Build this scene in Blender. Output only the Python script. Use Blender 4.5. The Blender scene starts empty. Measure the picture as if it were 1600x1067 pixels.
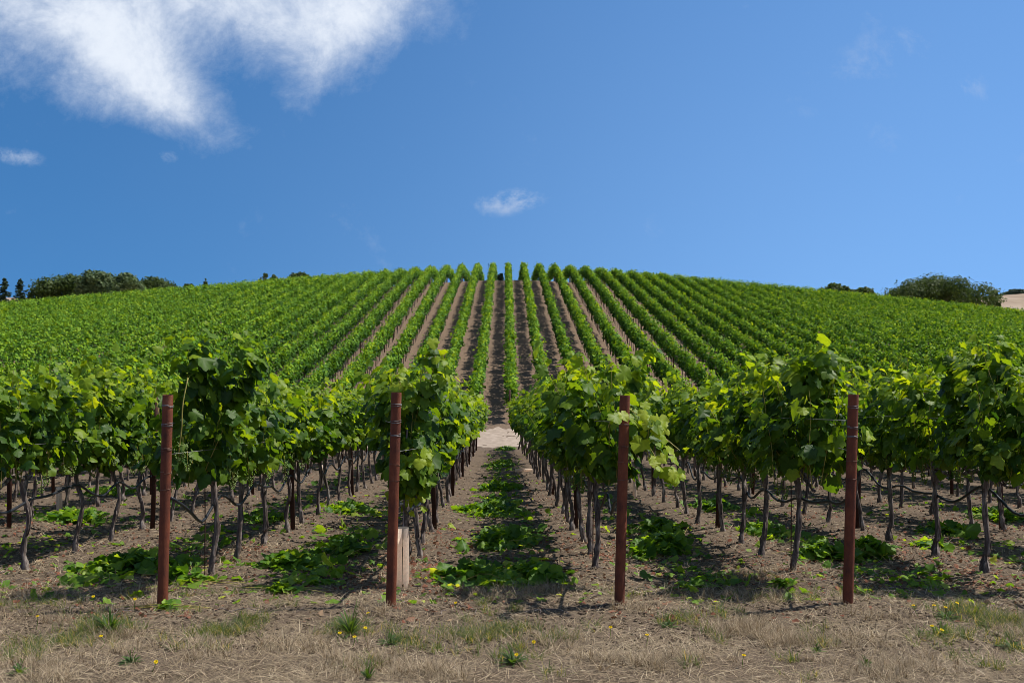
import bpy, math, random
import numpy as np
R = math.radians
rng = np.random.default_rng(7)
random.seed(7)
F = 1555.0            # focal length in photo pixels
SC = bpy.context.scene
COL = SC.collection

# ------------------------------------------------------------------ camera
cam = bpy.data.cameras.new("camera"); cam.lens = 35; cam.sensor_width = 36
cam.clip_start = 0.1; cam.clip_end = 6000
camo = bpy.data.objects.new("camera", cam); COL.objects.link(camo)
camo.location = (0, 0, 0); camo.rotation_euler = (R(90), 0, 0)
SC.camera = camo

# ------------------------------------------------------------------ light
SUN_EL, SUN_AZ = R(58), R(17)          # azimuth: 0 = +X (right of the camera), towards +Y
sd = np.array([math.cos(SUN_EL)*math.cos(SUN_AZ), math.cos(SUN_EL)*math.sin(SUN_AZ), math.sin(SUN_EL)])
sun = bpy.data.lights.new("sun", 'SUN'); sun.energy = 4.9; sun.angle = R(0.5); sun.color = (1.0, 0.95, 0.87)
suno = bpy.data.objects.new("sun", sun); COL.objects.link(suno)
import mathutils
suno.rotation_euler = mathutils.Vector(sd).to_track_quat('Z', 'Y').to_euler()
SC.view_settings.view_transform = 'Standard'; SC.view_settings.look = 'None'
SC.view_settings.exposure = 0.5; SC.view_settings.gamma = 1.0
SC.cycles.max_bounces = 7; SC.cycles.diffuse_bounces = 4; SC.cycles.glossy_bounces = 2
SC.cycles.transmission_bounces = 4; SC.cycles.transparent_max_bounces = 4
SC.cycles.use_denoising = True; SC.cycles.filter_width = 0.85
SC.cycles.sample_clamp_indirect = 6

W = bpy.data.worlds.new("World"); SC.world = W; W.use_nodes = True
wn, wl = W.node_tree.nodes, W.node_tree.links
wn.clear()
def N(t, nodes=None, **kw):
    n = (nodes or wn).new(t)
    for k, v in kw.items(): setattr(n, k, v)
    return n
def mth(op, a, b=None, c=None, clamp=False):
    n = N('ShaderNodeMath', operation=op, use_clamp=clamp)
    for i, v in enumerate((a, b, c)):
        if v is None: continue
        if isinstance(v, (int, float)): n.inputs[i].default_value = v
        else: wl.new(v, n.inputs[i])
    return n.outputs[0]
sky = N('ShaderNodeTexSky', sky_type='NISHITA', sun_disc=False, sun_elevation=SUN_EL, sun_rotation=R(90)-SUN_AZ,
        altitude=600, air_density=1.0, dust_density=0.25, ozone_density=2.5)
hs = N('ShaderNodeHueSaturation'); hs.inputs['Saturation'].default_value = 1.12; hs.inputs['Value'].default_value = 1.0
tint = N('ShaderNodeMix', data_type='RGBA', blend_type='MULTIPLY'); tint.inputs[0].default_value = 1; tint.inputs[7].default_value = (.54, .77, .92, 1)
wl.new(sky.outputs[0], tint.inputs[6]); wl.new(tint.outputs[2], hs.inputs['Color'])
tc = N('ShaderNodeTexCoord')
# a clear dry sky: little whitening towards the horizon
vm = N('ShaderNodeMapping'); vm.inputs['Location'].default_value = (0, 0, .27); vm.inputs['Scale'].default_value = (1.7, 1, .62)
wl.new(tc.outputs['Generated'], vm.inputs[0]); wl.new(vm.outputs[0], sky.inputs['Vector'])
sp = N('ShaderNodeSeparateXYZ'); wl.new(tc.outputs['Generated'], sp.inputs[0])
ysafe = mth('MAXIMUM', sp.outputs[1], 0.02)
U = mth('DIVIDE', sp.outputs[0], ysafe); V = mth('DIVIDE', sp.outputs[2], ysafe)
uv = N('ShaderNodeCombineXYZ'); wl.new(U, uv.inputs[0]); wl.new(V, uv.inputs[1])
def noise(scale, detail, rough, vec, dist=0.0):
    n = N('ShaderNodeTexNoise'); n.inputs['Scale'].default_value = scale; n.inputs['Detail'].default_value = detail
    n.inputs['Roughness'].default_value = rough; n.inputs['Distortion'].default_value = dist
    wl.new(vec, n.inputs['Vector']); return n.outputs['Fac']
n1 = noise(6.5, 13, 0.64, uv.outputs[0], 0.22)
n2 = noise(16.0, 10, 0.72, uv.outputs[0], 0.3)
# cloud banks as directions on the sky dome: (tan azimuth, tan elevation, spread, spread, weight, tilt)
def blob(x, y, sx, sy, w, rot=0.0):
    cu, cv = (x-800)/F, (533-y)/F
    du, dv = mth('SUBTRACT', U, cu), mth('SUBTRACT', V, cv)
    c, s = math.cos(rot), math.sin(rot)
    a = mth('DIVIDE', mth('ADD', mth('MULTIPLY', du, c), mth('MULTIPLY', dv, s)), sx/F)
    b = mth('DIVIDE', mth('SUBTRACT', mth('MULTIPLY', dv, c), mth('MULTIPLY', du, s)), sy/F)
    r2 = mth('ADD', mth('MULTIPLY', a, a), mth('MULTIPLY', b, b))
    return mth('MULTIPLY', mth('EXPONENT', mth('MULTIPLY', r2, -1.0)), w)
def total(bl):
    t = bl[0]
    for b in bl[1:]: t = mth('ADD', t, b)
    return t
big = total([blob(60, 30, 210, 90, 1.0, -0.25), blob(215, 105, 130, 62, .75, -0.55), blob(280, 172, 82, 42, .62, -0.3),
             blob(400, 20, 190, 75, 1.05), blob(495, 112, 90, 62, .95, 0.75), blob(600, 20, 90, 62, .72, .3),
             blob(320, -60, 420, 90, 1.0), blob(120, 150, 120, 30, .42, -.35)])
hole = blob(395, 165, 45, 40, .35, 0.5)
fld = mth('SUBTRACT', big, hole)
fld = mth('ADD', fld, mth('MULTIPLY', mth('SUBTRACT', n1, 0.51), 2.2))
fld = mth('ADD', fld, mth('MULTIPLY', mth('SUBTRACT', n2, 0.5), 1.6))
def sstep(v, a, b):
    n = N('ShaderNodeMapRange', interpolation_type='SMOOTHSTEP'); wl.new(v, n.inputs[0])
    n.inputs[1].default_value = a; n.inputs[2].default_value = b
    return n.outputs[0]
d1 = sstep(fld, 0.08, 1.8)
small = total([blob(796, 315, 58, 20, .82, .08), blob(25, 245, 60, 16, .5, -.15), blob(262, 244, 20, 14, .5),
               blob(1510, 140, 66, 36, .36), blob(30, 330, 40, 12, .25), blob(1340, 105, 140, 50, .24), blob(1420, 60, 70, 28, .26)])
f2 = mth('ADD', small, mth('MULTIPLY', mth('ADD', mth('SUBTRACT', n2, 0.5), mth('SUBTRACT', n1, .5)), mth('MULTIPLY', small, 5.5)))
d2 = mth('MULTIPLY', sstep(f2, 0.12, 1.1), 0.72)
veil = mth('MULTIPLY', mth('MULTIPLY', noise(2.2, 5, .6, uv.outputs[0]), 0.05), 1.0)
dens = mth('MAXIMUM', mth('MAXIMUM', d1, d2), veil, clamp=True)
front = sstep(sp.outputs[1], 0.02, 0.2)
dens = mth('MULTIPLY', dens, front)
dens = mth('MULTIPLY', dens, 0.93)
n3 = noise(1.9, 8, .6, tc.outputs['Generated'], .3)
back = mth('MULTIPLY', sstep(n3, .45, .64), mth('SUBTRACT', 1.0, sstep(sp.outputs[1], .48, .80)))  # unseen bright clouds added behind and overhead to lift the fill light
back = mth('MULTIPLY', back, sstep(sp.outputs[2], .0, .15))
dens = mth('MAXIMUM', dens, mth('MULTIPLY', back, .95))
cc = N('ShaderNodeMix', data_type='RGBA'); cc.inputs[6].default_value = (3.6, 4.3, 5.6, 1); cc.inputs[7].default_value = (6.3, 6.7, 7.3, 1)
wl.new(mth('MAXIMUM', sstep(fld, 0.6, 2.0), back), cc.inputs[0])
hz_f = mth('MULTIPLY', sstep(sp.outputs[0], -.5, .42), mth('SUBTRACT', 1.0, mth('MULTIPLY', mth('ABSOLUTE', sp.outputs[2]), 1.3), clamp=True))
hz_m = N('ShaderNodeMix', data_type='RGBA', blend_type='ADD'); wl.new(hz_f, hz_m.inputs[0]); wl.new(hs.outputs[0], hz_m.inputs[6]); hz_m.inputs[7].default_value = (.86, .86, .86, 1)
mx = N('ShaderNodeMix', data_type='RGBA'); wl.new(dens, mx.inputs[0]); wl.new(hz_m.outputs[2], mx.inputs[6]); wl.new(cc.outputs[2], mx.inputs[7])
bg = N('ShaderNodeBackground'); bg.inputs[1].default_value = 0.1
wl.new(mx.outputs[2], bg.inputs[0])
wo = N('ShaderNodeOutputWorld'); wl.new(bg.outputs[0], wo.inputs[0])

# ------------------------------------------------------------------ terrain
_ty = np.arange(-40, 1600, 0.5)
_tz = np.interp(_ty, [-40, 49, 57, 64, 81, 100, 120, 133, 139, 150, 166, 220, 280, 600, 1600],
                [1.01, -5.28, -5.2, -4.35, -1.55, 2.0, 5.75, 8.05, 8.6, 8.7, 8.6, 6.0, 5.0, 2, -5])
_k = np.hanning(15); _k /= _k.sum()
_tz = np.convolve(np.pad(_tz, 7, mode='edge'), _k, mode='valid')
ROW0, SP, NEAR0, NEAR1, RANG = -1.13, 2.13, 9.28, 48.0, -0.0154
def near_row_x(k, Y): return ROW0 + SP*k + (Y-NEAR0)*RANG
def hill_row_x(j, Y): return -0.06 + SP*j + (Y-63)*(-0.0061)
_w = [(rng.uniform(0, 6.28), 2*math.pi/l, rng.uniform(0, 6.28)) for l in (.33, .41, .55, .7, .9, 1.3, 1.9, 2.7)]
def sm(x, a, b):
    t = np.clip((x-a)/(b-a), 0, 1); return t*t*(3-2*t)
def gz(X, Y):
    X = np.asarray(X, float); Y = np.asarray(Y, float)
    z = np.interp(Y, _ty, _tz)
    drop = np.where(X < 0, .084, .1)*(np.sqrt(X*X+64)-8)
    z = z - drop*sm(Y, 56, 130)*(1-0.6*sm(Y, 180, 320))
    d = (X - ROW0 - (Y-NEAR0)*RANG)/SP
    d = (d-np.round(d))*SP
    nw = sm(Y, 9.5, 10.7)*(1-sm(Y, 47, 49.5))
    z = z + nw*(.055*np.exp(-(d/.34)**2))
    for k_ in range(-2, 4):
        z = z + .012*np.exp(-(((X-near_row_x(k_, NEAR0-.02))/.3)**2+((Y-NEAR0)/.34)**2))
    b = 0
    for a, f, p in _w: b = b + np.sin(f*(X*math.cos(a)+Y*math.sin(a))+p)/f
    z = z + b*.03*(1-sm(Y, 60, 90))
    return z
def pix(x, y):                         # photo pixel on the near field -> ground point
    d = 1.82*F/(y-643.0)
    return (x-800)/F*d, d

# ------------------------------------------------------------------ mesh helpers
def mesh_np(name, verts, faces, mats, midx=None, attrs=None, smooth=False):
    """faces: list of int arrays (n,k) ; attrs: {name: per-face float array}"""
    me = bpy.data.meshes.new(name)
    verts = np.asarray(verts, np.float32).reshape(-1, 3)
    me.vertices.add(len(verts)); me.vertices.foreach_set('co', verts.ravel())
    fl = [np.asarray(f, np.int32) for f in faces if len(f)]
    loops = np.concatenate([f.ravel() for f in fl])
    tot = np.concatenate([np.full(len(f), f.shape[1], np.int32) for f in fl])
    st = np.concatenate([[0], np.cumsum(tot)[:-1]]).astype(np.int32)
    me.loops.add(len(loops)); me.loops.foreach_set('vertex_index', loops)
    me.polygons.add(len(tot)); me.polygons.foreach_set('loop_start', st); me.polygons.foreach_set('loop_total', tot)
    for m in mats: me.materials.append(m)
    if midx is not None: me.polygons.foreach_set('material_index', np.asarray(midx, np.int32))
    if smooth: me.polygons.foreach_set('use_smooth', np.ones(len(tot), bool))
    for k, v in (attrs or {}).items():
        a = me.attributes.new(k, 'FLOAT', 'FACE'); a.data.foreach_set('value', np.asarray(v, np.float32))
    me.update(calc_edges=True); me.validate()
    return me
class MB:
    """collects pieces into one mesh"""
    def __init__(s): s.v = []; s.f = {}; s.n = 0; s.order = []
    def add(s, v, f, mi=0, tint=0.5):
        v = np.asarray(v, float).reshape(-1, 3); f = np.asarray(f, int)
        t = np.broadcast_to(np.asarray(tint, float), (len(f),))
        s.order.append((f+s.n, mi, t)); s.v.append(v); s.n += len(v)
    def mesh(s, name, mats, smooth=False):
        o = sorted(s.order, key=lambda q: q[0].shape[1])
        return mesh_np(name, np.concatenate(s.v), [q[0] for q in o], mats,
                       np.concatenate([np.full(len(q[0]), q[1]) for q in o]),
                       {'tint': np.concatenate([q[2] for q in o])}, smooth)
def link(name, me, parent=None, loc=(0, 0, 0), rz=0.0, sc=None):
    o = bpy.data.objects.new(name, me); COL.objects.link(o)
    o.location = loc; o.rotation_euler = (0, 0, rz)
    if sc: o.scale = sc
    if parent: o.parent = parent
    return o
def tag(o, label=None, cat=None, group=None, kind=None):
    if label: o['label'] = label
    if cat: o['category'] = cat
    if group: o['group'] = group
    if kind: o['kind'] = kind
    return o
def tube(P, rad, sides=8, jit=0.0, r=rng, cap=True):
    P = np.asarray(P, float); n = len(P); rad = np.broadcast_to(np.asarray(rad, float), (n,))
    T = np.gradient(P, axis=0); T /= np.linalg.norm(T, axis=1)[:, None]+1e-9
    ref = np.array([0, 0, 1.]) if abs(T[:, 2]).mean() < .8 else np.array([0, 1., 0])
    A = np.cross(T, ref); A /= np.linalg.norm(A, axis=1)[:, None]+1e-9; B = np.cross(T, A)
    th = np.arange(sides)*2*math.pi/sides
    rr = rad[:, None]*(1+jit*r.normal(0, 1, (n, sides)))
    v = P[:, None]+rr[..., None]*(np.cos(th)[None, :, None]*A[:, None]+np.sin(th)[None, :, None]*B[:, None])
    i = np.arange(n-1)[:, None]*sides; j = np.arange(sides)[None]; j2 = (j+1) % sides
    f = np.stack([i+j, i+j2, i+sides+j2, i+sides+j], -1).reshape(-1, 4)
    v = v.reshape(-1, 3)
    if cap:
        v = np.concatenate([v, P[:1], P[-1:]]); c0, c1 = n*sides, n*sides+1
        j = np.arange(sides); j2 = (j+1) % sides
        # quads with doubled last corner are avoided: cap with tris turned into narrow quads via mid points
        f3 = np.concatenate([np.stack([j2, j, np.full(sides, c0)], -1), np.stack([(n-1)*sides+j, (n-1)*sides+j2, np.full(sides, c1)], -1)])
        return v, f, f3
    return v, f, None
def add_tube(mb, P, rad, sides=8, jit=0.0, mi=0, tint=.5, r=rng, cap=True):
    v, f, f3 = tube(P, rad, sides, jit, r, cap)
    n0 = mb.n; mb.add(v, f, mi, tint)
    if f3 is not None: mb.order.append((f3+n0, mi, np.full(len(f3), tint)))
def curve(pts, n):
    pts = np.asarray(pts, float); t = np.linspace(0, 1, len(pts)); q = np.linspace(0, 1, n)
    if len(pts) < 3: return np.stack([np.interp(q, t, pts[:, i]) for i in range(3)], 1)
    out = np.zeros((n, 3)); m = np.gradient(pts, axis=0)*(len(pts)-1)
    for a, qq in enumerate(q):
        i = min(int(qq*(len(pts)-1)), len(pts)-2); h = 1/(len(pts)-1); s = (qq-t[i])/h
        out[a] = ((2*s**3-3*s*s+1)*pts[i]+(s**3-2*s*s+s)*h*m[i]+(-2*s**3+3*s*s)*pts[i+1]+(s**3-s*s)*h*m[i+1])
    return out

# ------------------------------------------------------------------ materials
def mat(name):
    m = bpy.data.materials.new(name); m.use_nodes = True
    n, l = m.node_tree.nodes, m.node_tree.links
    n.clear(); out = n.new('ShaderNodeOutputMaterial')
    return m, n, l, out
def ramp(n, l, fac, stops):
    r = n.new('ShaderNodeValToRGB'); e = r.color_ramp.elements
    while len(e) < len(stops): e.new(0.5)
    for q, (p, c) in zip(e, stops): q.position = p; q.color = (*c, 1)
    l.new(fac, r.inputs[0]); return r.outputs[0]
def nz(n, l, scale, detail=4, rough=.55, vec=None, dist=0.0):
    t = n.new('ShaderNodeTexNoise'); t.inputs['Scale'].default_value = scale; t.inputs['Detail'].default_value = detail
    t.inputs['Roughness'].default_value = rough; t.inputs['Distortion'].default_value = dist
    if vec is not None: l.new(vec, t.inputs['Vector'])
    return t.outputs['Fac']
def mix(n, l, fac, a, b, blend='MIX'):
    m = n.new('ShaderNodeMix'); m.data_type = 'RGBA'; m.blend_type = blend
    for i, v in ((0, fac), (6, a), (7, b)):
        if isinstance(v, (int, float)): m.inputs[i].default_value = v
        elif isinstance(v, tuple): m.inputs[i].default_value = (*v, 1)
        else: l.new(v, m.inputs[i])
    return m.outputs[2]
def nmath(n, l, op, a, b=None, clamp=False):
    m = n.new('ShaderNodeMath'); m.operation = op; m.use_clamp = clamp
    for i, v in enumerate((a, b)):
        if v is None: continue
        if isinstance(v, (int, float)): m.inputs[i].default_value = v
        else: l.new(v, m.inputs[i])
    return m.outputs[0]

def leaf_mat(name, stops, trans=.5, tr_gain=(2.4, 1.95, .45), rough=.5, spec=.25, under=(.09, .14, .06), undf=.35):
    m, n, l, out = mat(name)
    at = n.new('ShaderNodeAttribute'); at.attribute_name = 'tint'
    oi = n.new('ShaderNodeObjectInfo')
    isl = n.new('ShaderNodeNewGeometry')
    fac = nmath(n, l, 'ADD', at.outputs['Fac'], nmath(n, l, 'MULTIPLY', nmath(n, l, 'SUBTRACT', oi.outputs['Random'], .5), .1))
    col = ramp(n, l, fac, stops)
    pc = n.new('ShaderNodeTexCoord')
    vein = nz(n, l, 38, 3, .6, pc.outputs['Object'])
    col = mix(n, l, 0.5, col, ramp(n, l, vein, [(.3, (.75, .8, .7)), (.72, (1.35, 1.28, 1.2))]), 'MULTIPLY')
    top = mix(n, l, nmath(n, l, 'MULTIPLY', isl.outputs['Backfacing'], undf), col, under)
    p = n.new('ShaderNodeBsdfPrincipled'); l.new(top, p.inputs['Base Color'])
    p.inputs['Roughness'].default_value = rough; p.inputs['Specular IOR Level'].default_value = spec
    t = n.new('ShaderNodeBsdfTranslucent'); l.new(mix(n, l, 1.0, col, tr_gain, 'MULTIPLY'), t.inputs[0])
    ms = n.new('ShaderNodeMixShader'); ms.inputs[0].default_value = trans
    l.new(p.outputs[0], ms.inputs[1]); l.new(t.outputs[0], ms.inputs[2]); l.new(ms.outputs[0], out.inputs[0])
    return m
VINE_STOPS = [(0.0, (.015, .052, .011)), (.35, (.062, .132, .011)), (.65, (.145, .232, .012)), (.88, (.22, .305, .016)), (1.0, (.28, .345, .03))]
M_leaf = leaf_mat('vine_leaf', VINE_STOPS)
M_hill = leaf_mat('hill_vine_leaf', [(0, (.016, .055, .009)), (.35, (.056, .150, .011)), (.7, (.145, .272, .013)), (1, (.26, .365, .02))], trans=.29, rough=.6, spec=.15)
M_litter = leaf_mat('pruned_leaf', [(0, (.035, .10, .015)), (.4, (.095, .20, .02)), (.75, (.20, .32, .035)), (1, (.36, .43, .09))])
M_dead = leaf_mat('dead_leaf', [(0, (.10, .045, .028)), (.5, (.17, .065, .042)), (.8, (.22, .12, .08)), (1, (.3, .22, .14))], trans=.15, tr_gain=(1.2, 1, .8), rough=.8, spec=.1)
M_straw = leaf_mat('dry_straw', [(0, (.065, .042, .026)), (.4, (.18, .126, .08)), (.75, (.35, .265, .17)), (1, (.58, .48, .35))], trans=.2, tr_gain=(1.1, 1, .8), rough=.7, spec=.2, under=(.3, .25, .17))
M_grass = leaf_mat('green_grass', [(0, (.03, .055, .018)), (.5, (.065, .105, .03)), (.75, (.13, .15, .06)), (1, (.33, .28, .18))], rough=.6, spec=.2)
M_weed = leaf_mat('weed_leaf', [(0, (.025, .06, .018)), (.5, (.045, .10, .022)), (1, (.10, .16, .04))], rough=.55, spec=.25)
M_oak = leaf_mat('oak_leaf', [(0, (.03, .05, .014)), (.5, (.056, .088, .02)), (.8, (.082, .116, .03)), (1, (.11, .14, .04))], trans=.35, tr_gain=(1.4, 1.4, .7), rough=.6, spec=.2, under=(.05, .07, .04))
M_grey = leaf_mat('grey_tree_leaf', [(0, (.045, .075, .025)), (.5, (.085, .125, .048)), (.8, (.13, .175, .08)), (1, (.19, .23, .13))], trans=.3, tr_gain=(1.3, 1.3, .8), rough=.6, spec=.25, under=(.12, .15, .1))
M_pine = leaf_mat('conifer_needle', [(0, (.02, .036, .022)), (.5, (.035, .06, .034)), (1, (.06, .09, .05))], trans=.12, tr_gain=(1.2, 1.2, .8), rough=.7, spec=.15)
M_blue = leaf_mat('distant_tree_leaf', [(0, (.03, .055, .04)), (.5, (.055, .085, .06)), (1, (.09, .12, .085))], trans=.15, tr_gain=(1.2, 1.2, .8), rough=.7, spec=.15)
M_petal = leaf_mat('yellow_petal', [(0, (.75, .55, .01)), (1, (.85, .68, .02))], trans=.25, tr_gain=(1, 1, .6), rough=.6, spec=.2, under=(.7, .55, .03))
M_grape = leaf_mat('unripe_grape', [(0, (.10, .17, .025)), (1, (.19, .26, .04))], trans=.25, tr_gain=(1.2, 1.1, .6), rough=.5, spec=.3)

def simple(name, stops, scale, rough=.8, bump=.0, bscale=None, stretch=None, metal=0.0, spec=.3, detail=6):
    m, n, l, out = mat(name)
    tcn = n.new('ShaderNodeTexCoord'); vec = tcn.outputs['Object']
    if stretch:
        mp = n.new('ShaderNodeMapping'); mp.inputs['Scale'].default_value = stretch; l.new(vec, mp.inputs[0]); vec = mp.outputs[0]
    f = nz(n, l, scale, detail, .65, vec)
    p = n.new('ShaderNodeBsdfPrincipled'); l.new(ramp(n, l, f, stops), p.inputs['Base Color'])
    p.inputs['Roughness'].default_value = rough; p.inputs['Metallic'].default_value = metal; p.inputs['Specular IOR Level'].default_value = spec
    if bump:
        b = n.new('ShaderNodeBump'); b.inputs['Strength'].default_value = bump; b.inputs['Distance'].default_value = .02
        l.new(nz(n, l, bscale or scale*2, 5, .65, vec), b.inputs['Height']); l.new(b.outputs[0], p.inputs['Normal'])
    l.new(p.outputs[0], out.inputs[0])
    return m
M_bark = simple('vine_bark', [(.3, (.045, .033, .029)), (.47, (.12, .093, .083)), (.58, (.24, .20, .18)), (.70, (.44, .40, .37))], 26, .95, 1.0, 40, (1, 1, .16), spec=.1)
M_shoot = simple('green_shoot', [(.3, (.16, .17, .03)), (.7, (.36, .28, .07))], 9, .6)
M_rust = simple('rusted_pipe', [(.25, (.035, .015, .011)), (.42, (.105, .029, .015)), (.58, (.165, .044, .019)), (.78, (.24, .10, .06))], 9, .75, .3, 90, (1, 1, .5), spec=.3, detail=12)
M_rustdark = simple('dark_rust', [(.3, (.028, .014, .012)), (.6, (.065, .026, .018)), (.8, (.12, .05, .03))], 12, .8, .3, 60, spec=.25)
M_wire = simple('galvanised_wire', [(.3, (.12, .12, .12)), (.7, (.26, .25, .25))], 30, .55, metal=.5)
M_wirerust = simple('rusted_wire', [(.3, (.06, .03, .02)), (.7, (.2, .11, .08))], 30, .6, metal=.4)
M_hose = simple('black_hose', [(.3, (.008, .009, .012)), (.7, (.02, .023, .03))], 8, .5, spec=.35)
M_tube = leaf_mat('pale_grow_tube', [(0, (.88, .74, .64)), (1, (.9, .78, .69))], trans=.66, tr_gain=(1.08, 1.03, 1.0), rough=.5, spec=.4, under=(.66, .52, .42), undf=0)
M_wood = simple('tree_bark', [(.3, (.04, .03, .025)), (.7, (.11, .09, .075))], 4, .95, .6)

def ground_material():
    m, n, l, out = mat('vineyard_soil')
    g = n.new('ShaderNodeNewGeometry'); P = g.outputs['Position']
    s = n.new('ShaderNodeSeparateXYZ'); l.new(P, s.inputs[0])
    f1 = nz(n, l, 1.3, 6, .6, P); f2 = nz(n, l, 14, 8, .7, P); f3 = nz(n, l, 70, 6, .7, P)
    soil = ramp(n, l, f2, [(.30, (.032, .024, .018)), (.47, (.095, .070, .052)), (.62, (.18, .134, .099)), (.74, (.36, .285, .215))])
    straw = ramp(n, l, f3, [(.32, (.032, .022, .015)), (.5, (.115, .083, .057)), (.68, (.34, .262, .185))])
    # dry thatch on the headland in front of the rows, bare earth between
    fr = n.new('ShaderNodeMapRange'); l.new(s.outputs[1], fr.inputs[0]); fr.inputs[1].default_value = 8.0; fr.inputs[2].default_value = 10.2
    fr.inputs[3].default_value = .85; fr.inputs[4].default_value = .3
    w = nmath(n, l, 'ADD', fr.outputs[0], nmath(n, l, 'MULTIPLY', nmath(n, l, 'SUBTRACT', f1, .5), 2.2), True)
    col = mix(n, l, w, soil, straw)
    # reddish hillside earth
    hr = n.new('ShaderNodeMapRange'); l.new(s.outputs[1], hr.inputs[0]); hr.inputs[1].default_value = 54; hr.inputs[2].default_value = 62
    hcol = ramp(n, l, f2, [(.3, (.085, .057, .038)), (.5, (.155, .108, .074)), (.7, (.26, .19, .135))])
    col = mix(n, l, hr.outputs[0], col, hcol)
    dr = n.new('ShaderNodeMapRange'); l.new(s.outputs[1], dr.inputs[0]); dr.inputs[1].default_value = 139; dr.inputs[2].default_value = 146
    col = mix(n, l, dr.outputs[0], col, ramp(n, l, f1, [(.3, (.30, .22, .14)), (.7, (.42, .33, .22))]))
    p = n.new('ShaderNodeBsdfPrincipled'); l.new(col, p.inputs['Base Color']); p.inputs['Roughness'].default_value = .95
    p.inputs['Specular IOR Level'].default_value = .1
    b = n.new('ShaderNodeBump'); b.inputs['Strength'].default_value = .9; b.inputs['Distance'].default_value = .05
    h = nmath(n, l, 'ADD', nz(n, l, 9, 8, .7, P), nmath(n, l, 'MULTIPLY', nz(n, l, 45, 5, .7, P), .5))
    l.new(h, b.inputs['Height']); l.new(b.outputs[0], p.inputs['Normal']); l.new(p.outputs[0], out.inputs[0])
    return m
M_soil = ground_material()
M_road = simple('pale_dirt', [(.3, (.20, .158, .122)), (.55, (.29, .232, .182)), (.75, (.39, .325, .265))], 2.5, .95, .5, 30, spec=.1, detail=10)
M_gold = simple('golden_grass_hill', [(.3, (.19, .14, .10)), (.55, (.26, .20, .145)), (.75, (.33, .265, .2))], .08, .95, .3, 1.5, spec=.05, detail=12)

# ------------------------------------------------------------------ ground, track, hills
def grid(xs, ys, fz):
    X, Y = np.meshgrid(xs, ys); Z = fz(X, Y); v = np.stack([X, Y, Z], -1).reshape(-1, 3)
    nx, ny = len(xs), len(ys)
    i = np.arange(ny-1)[:, None]*nx; j = np.arange(nx-1)[None]
    f = np.stack([i+j, i+j+1, i+nx+j+1, i+nx+j], -1).reshape(-1, 4)
    return v, f
xa = np.concatenate([np.arange(0, 9, .09), np.arange(9, 40, .35), np.arange(40, 120, 2), np.geomspace(120, 1400, 24)])
xs = np.concatenate([-xa[:0:-1], xa])
ys = np.concatenate([np.arange(-30, 5, 1.5), np.arange(5, 16, .07), np.arange(16, 62, .3), np.arange(62, 150, 1), np.geomspace(150, 1500, 30)])
v, f = grid(xs, ys, gz)
tag(link('ground', mesh_np('ground', v, [f], [M_soil], smooth=True)), 'brown vineyard soil with dry straw rising into the planted hill', kind='structure')
v, f = grid(np.arange(-40, 40.1, .16), np.arange(0, 1.01, .1), lambda X, Y: X*0)
tx = v[:, 0]; rt = np.random.default_rng(3)
def ragged(x, seed):
    q = np.random.default_rng(seed)
    return sum(np.sin(x*f_+q.uniform(0, 6))*a_ for f_, a_ in ((.5, .35), (1.3, .3), (3.1, .25), (6.3, .2), (11., .16), (17., .12)))
ya_ = 49.3+ragged(tx, 1)*1.0; yb_ = 57.4+ragged(tx, 2)*1.0
v[:, 1] = ya_+(yb_-ya_)*v[:, 1]
v[:, 2] = gz(v[:, 0], v[:, 1])+.012
tag(link('dirt_track', mesh_np('dirt_track', v, [f], [M_road], smooth=True)), 'pale dirt track between the flat rows and the hill', kind='structure')
def ridge(X, Y):
    prof = np.interp(X, [-500, -260, -150, 0, 120, 165, 230, 500], [22, 17, 13.4, 12.2, 13.0, 14.6, 17, 22])
    e = np.exp(-((Y-300)/75.)**2)
    return -6 + (prof+6)*e + .35*np.sin(X*.11+Y*.05)*e
v, f = grid(np.arange(-500, 501, 5), np.arange(180, 480, 5), ridge)
tag(link('far_hills', mesh_np('far_hills', v, [f], [M_gold], smooth=True)), 'golden dry grass hills behind the vineyard', kind='structure')

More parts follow.
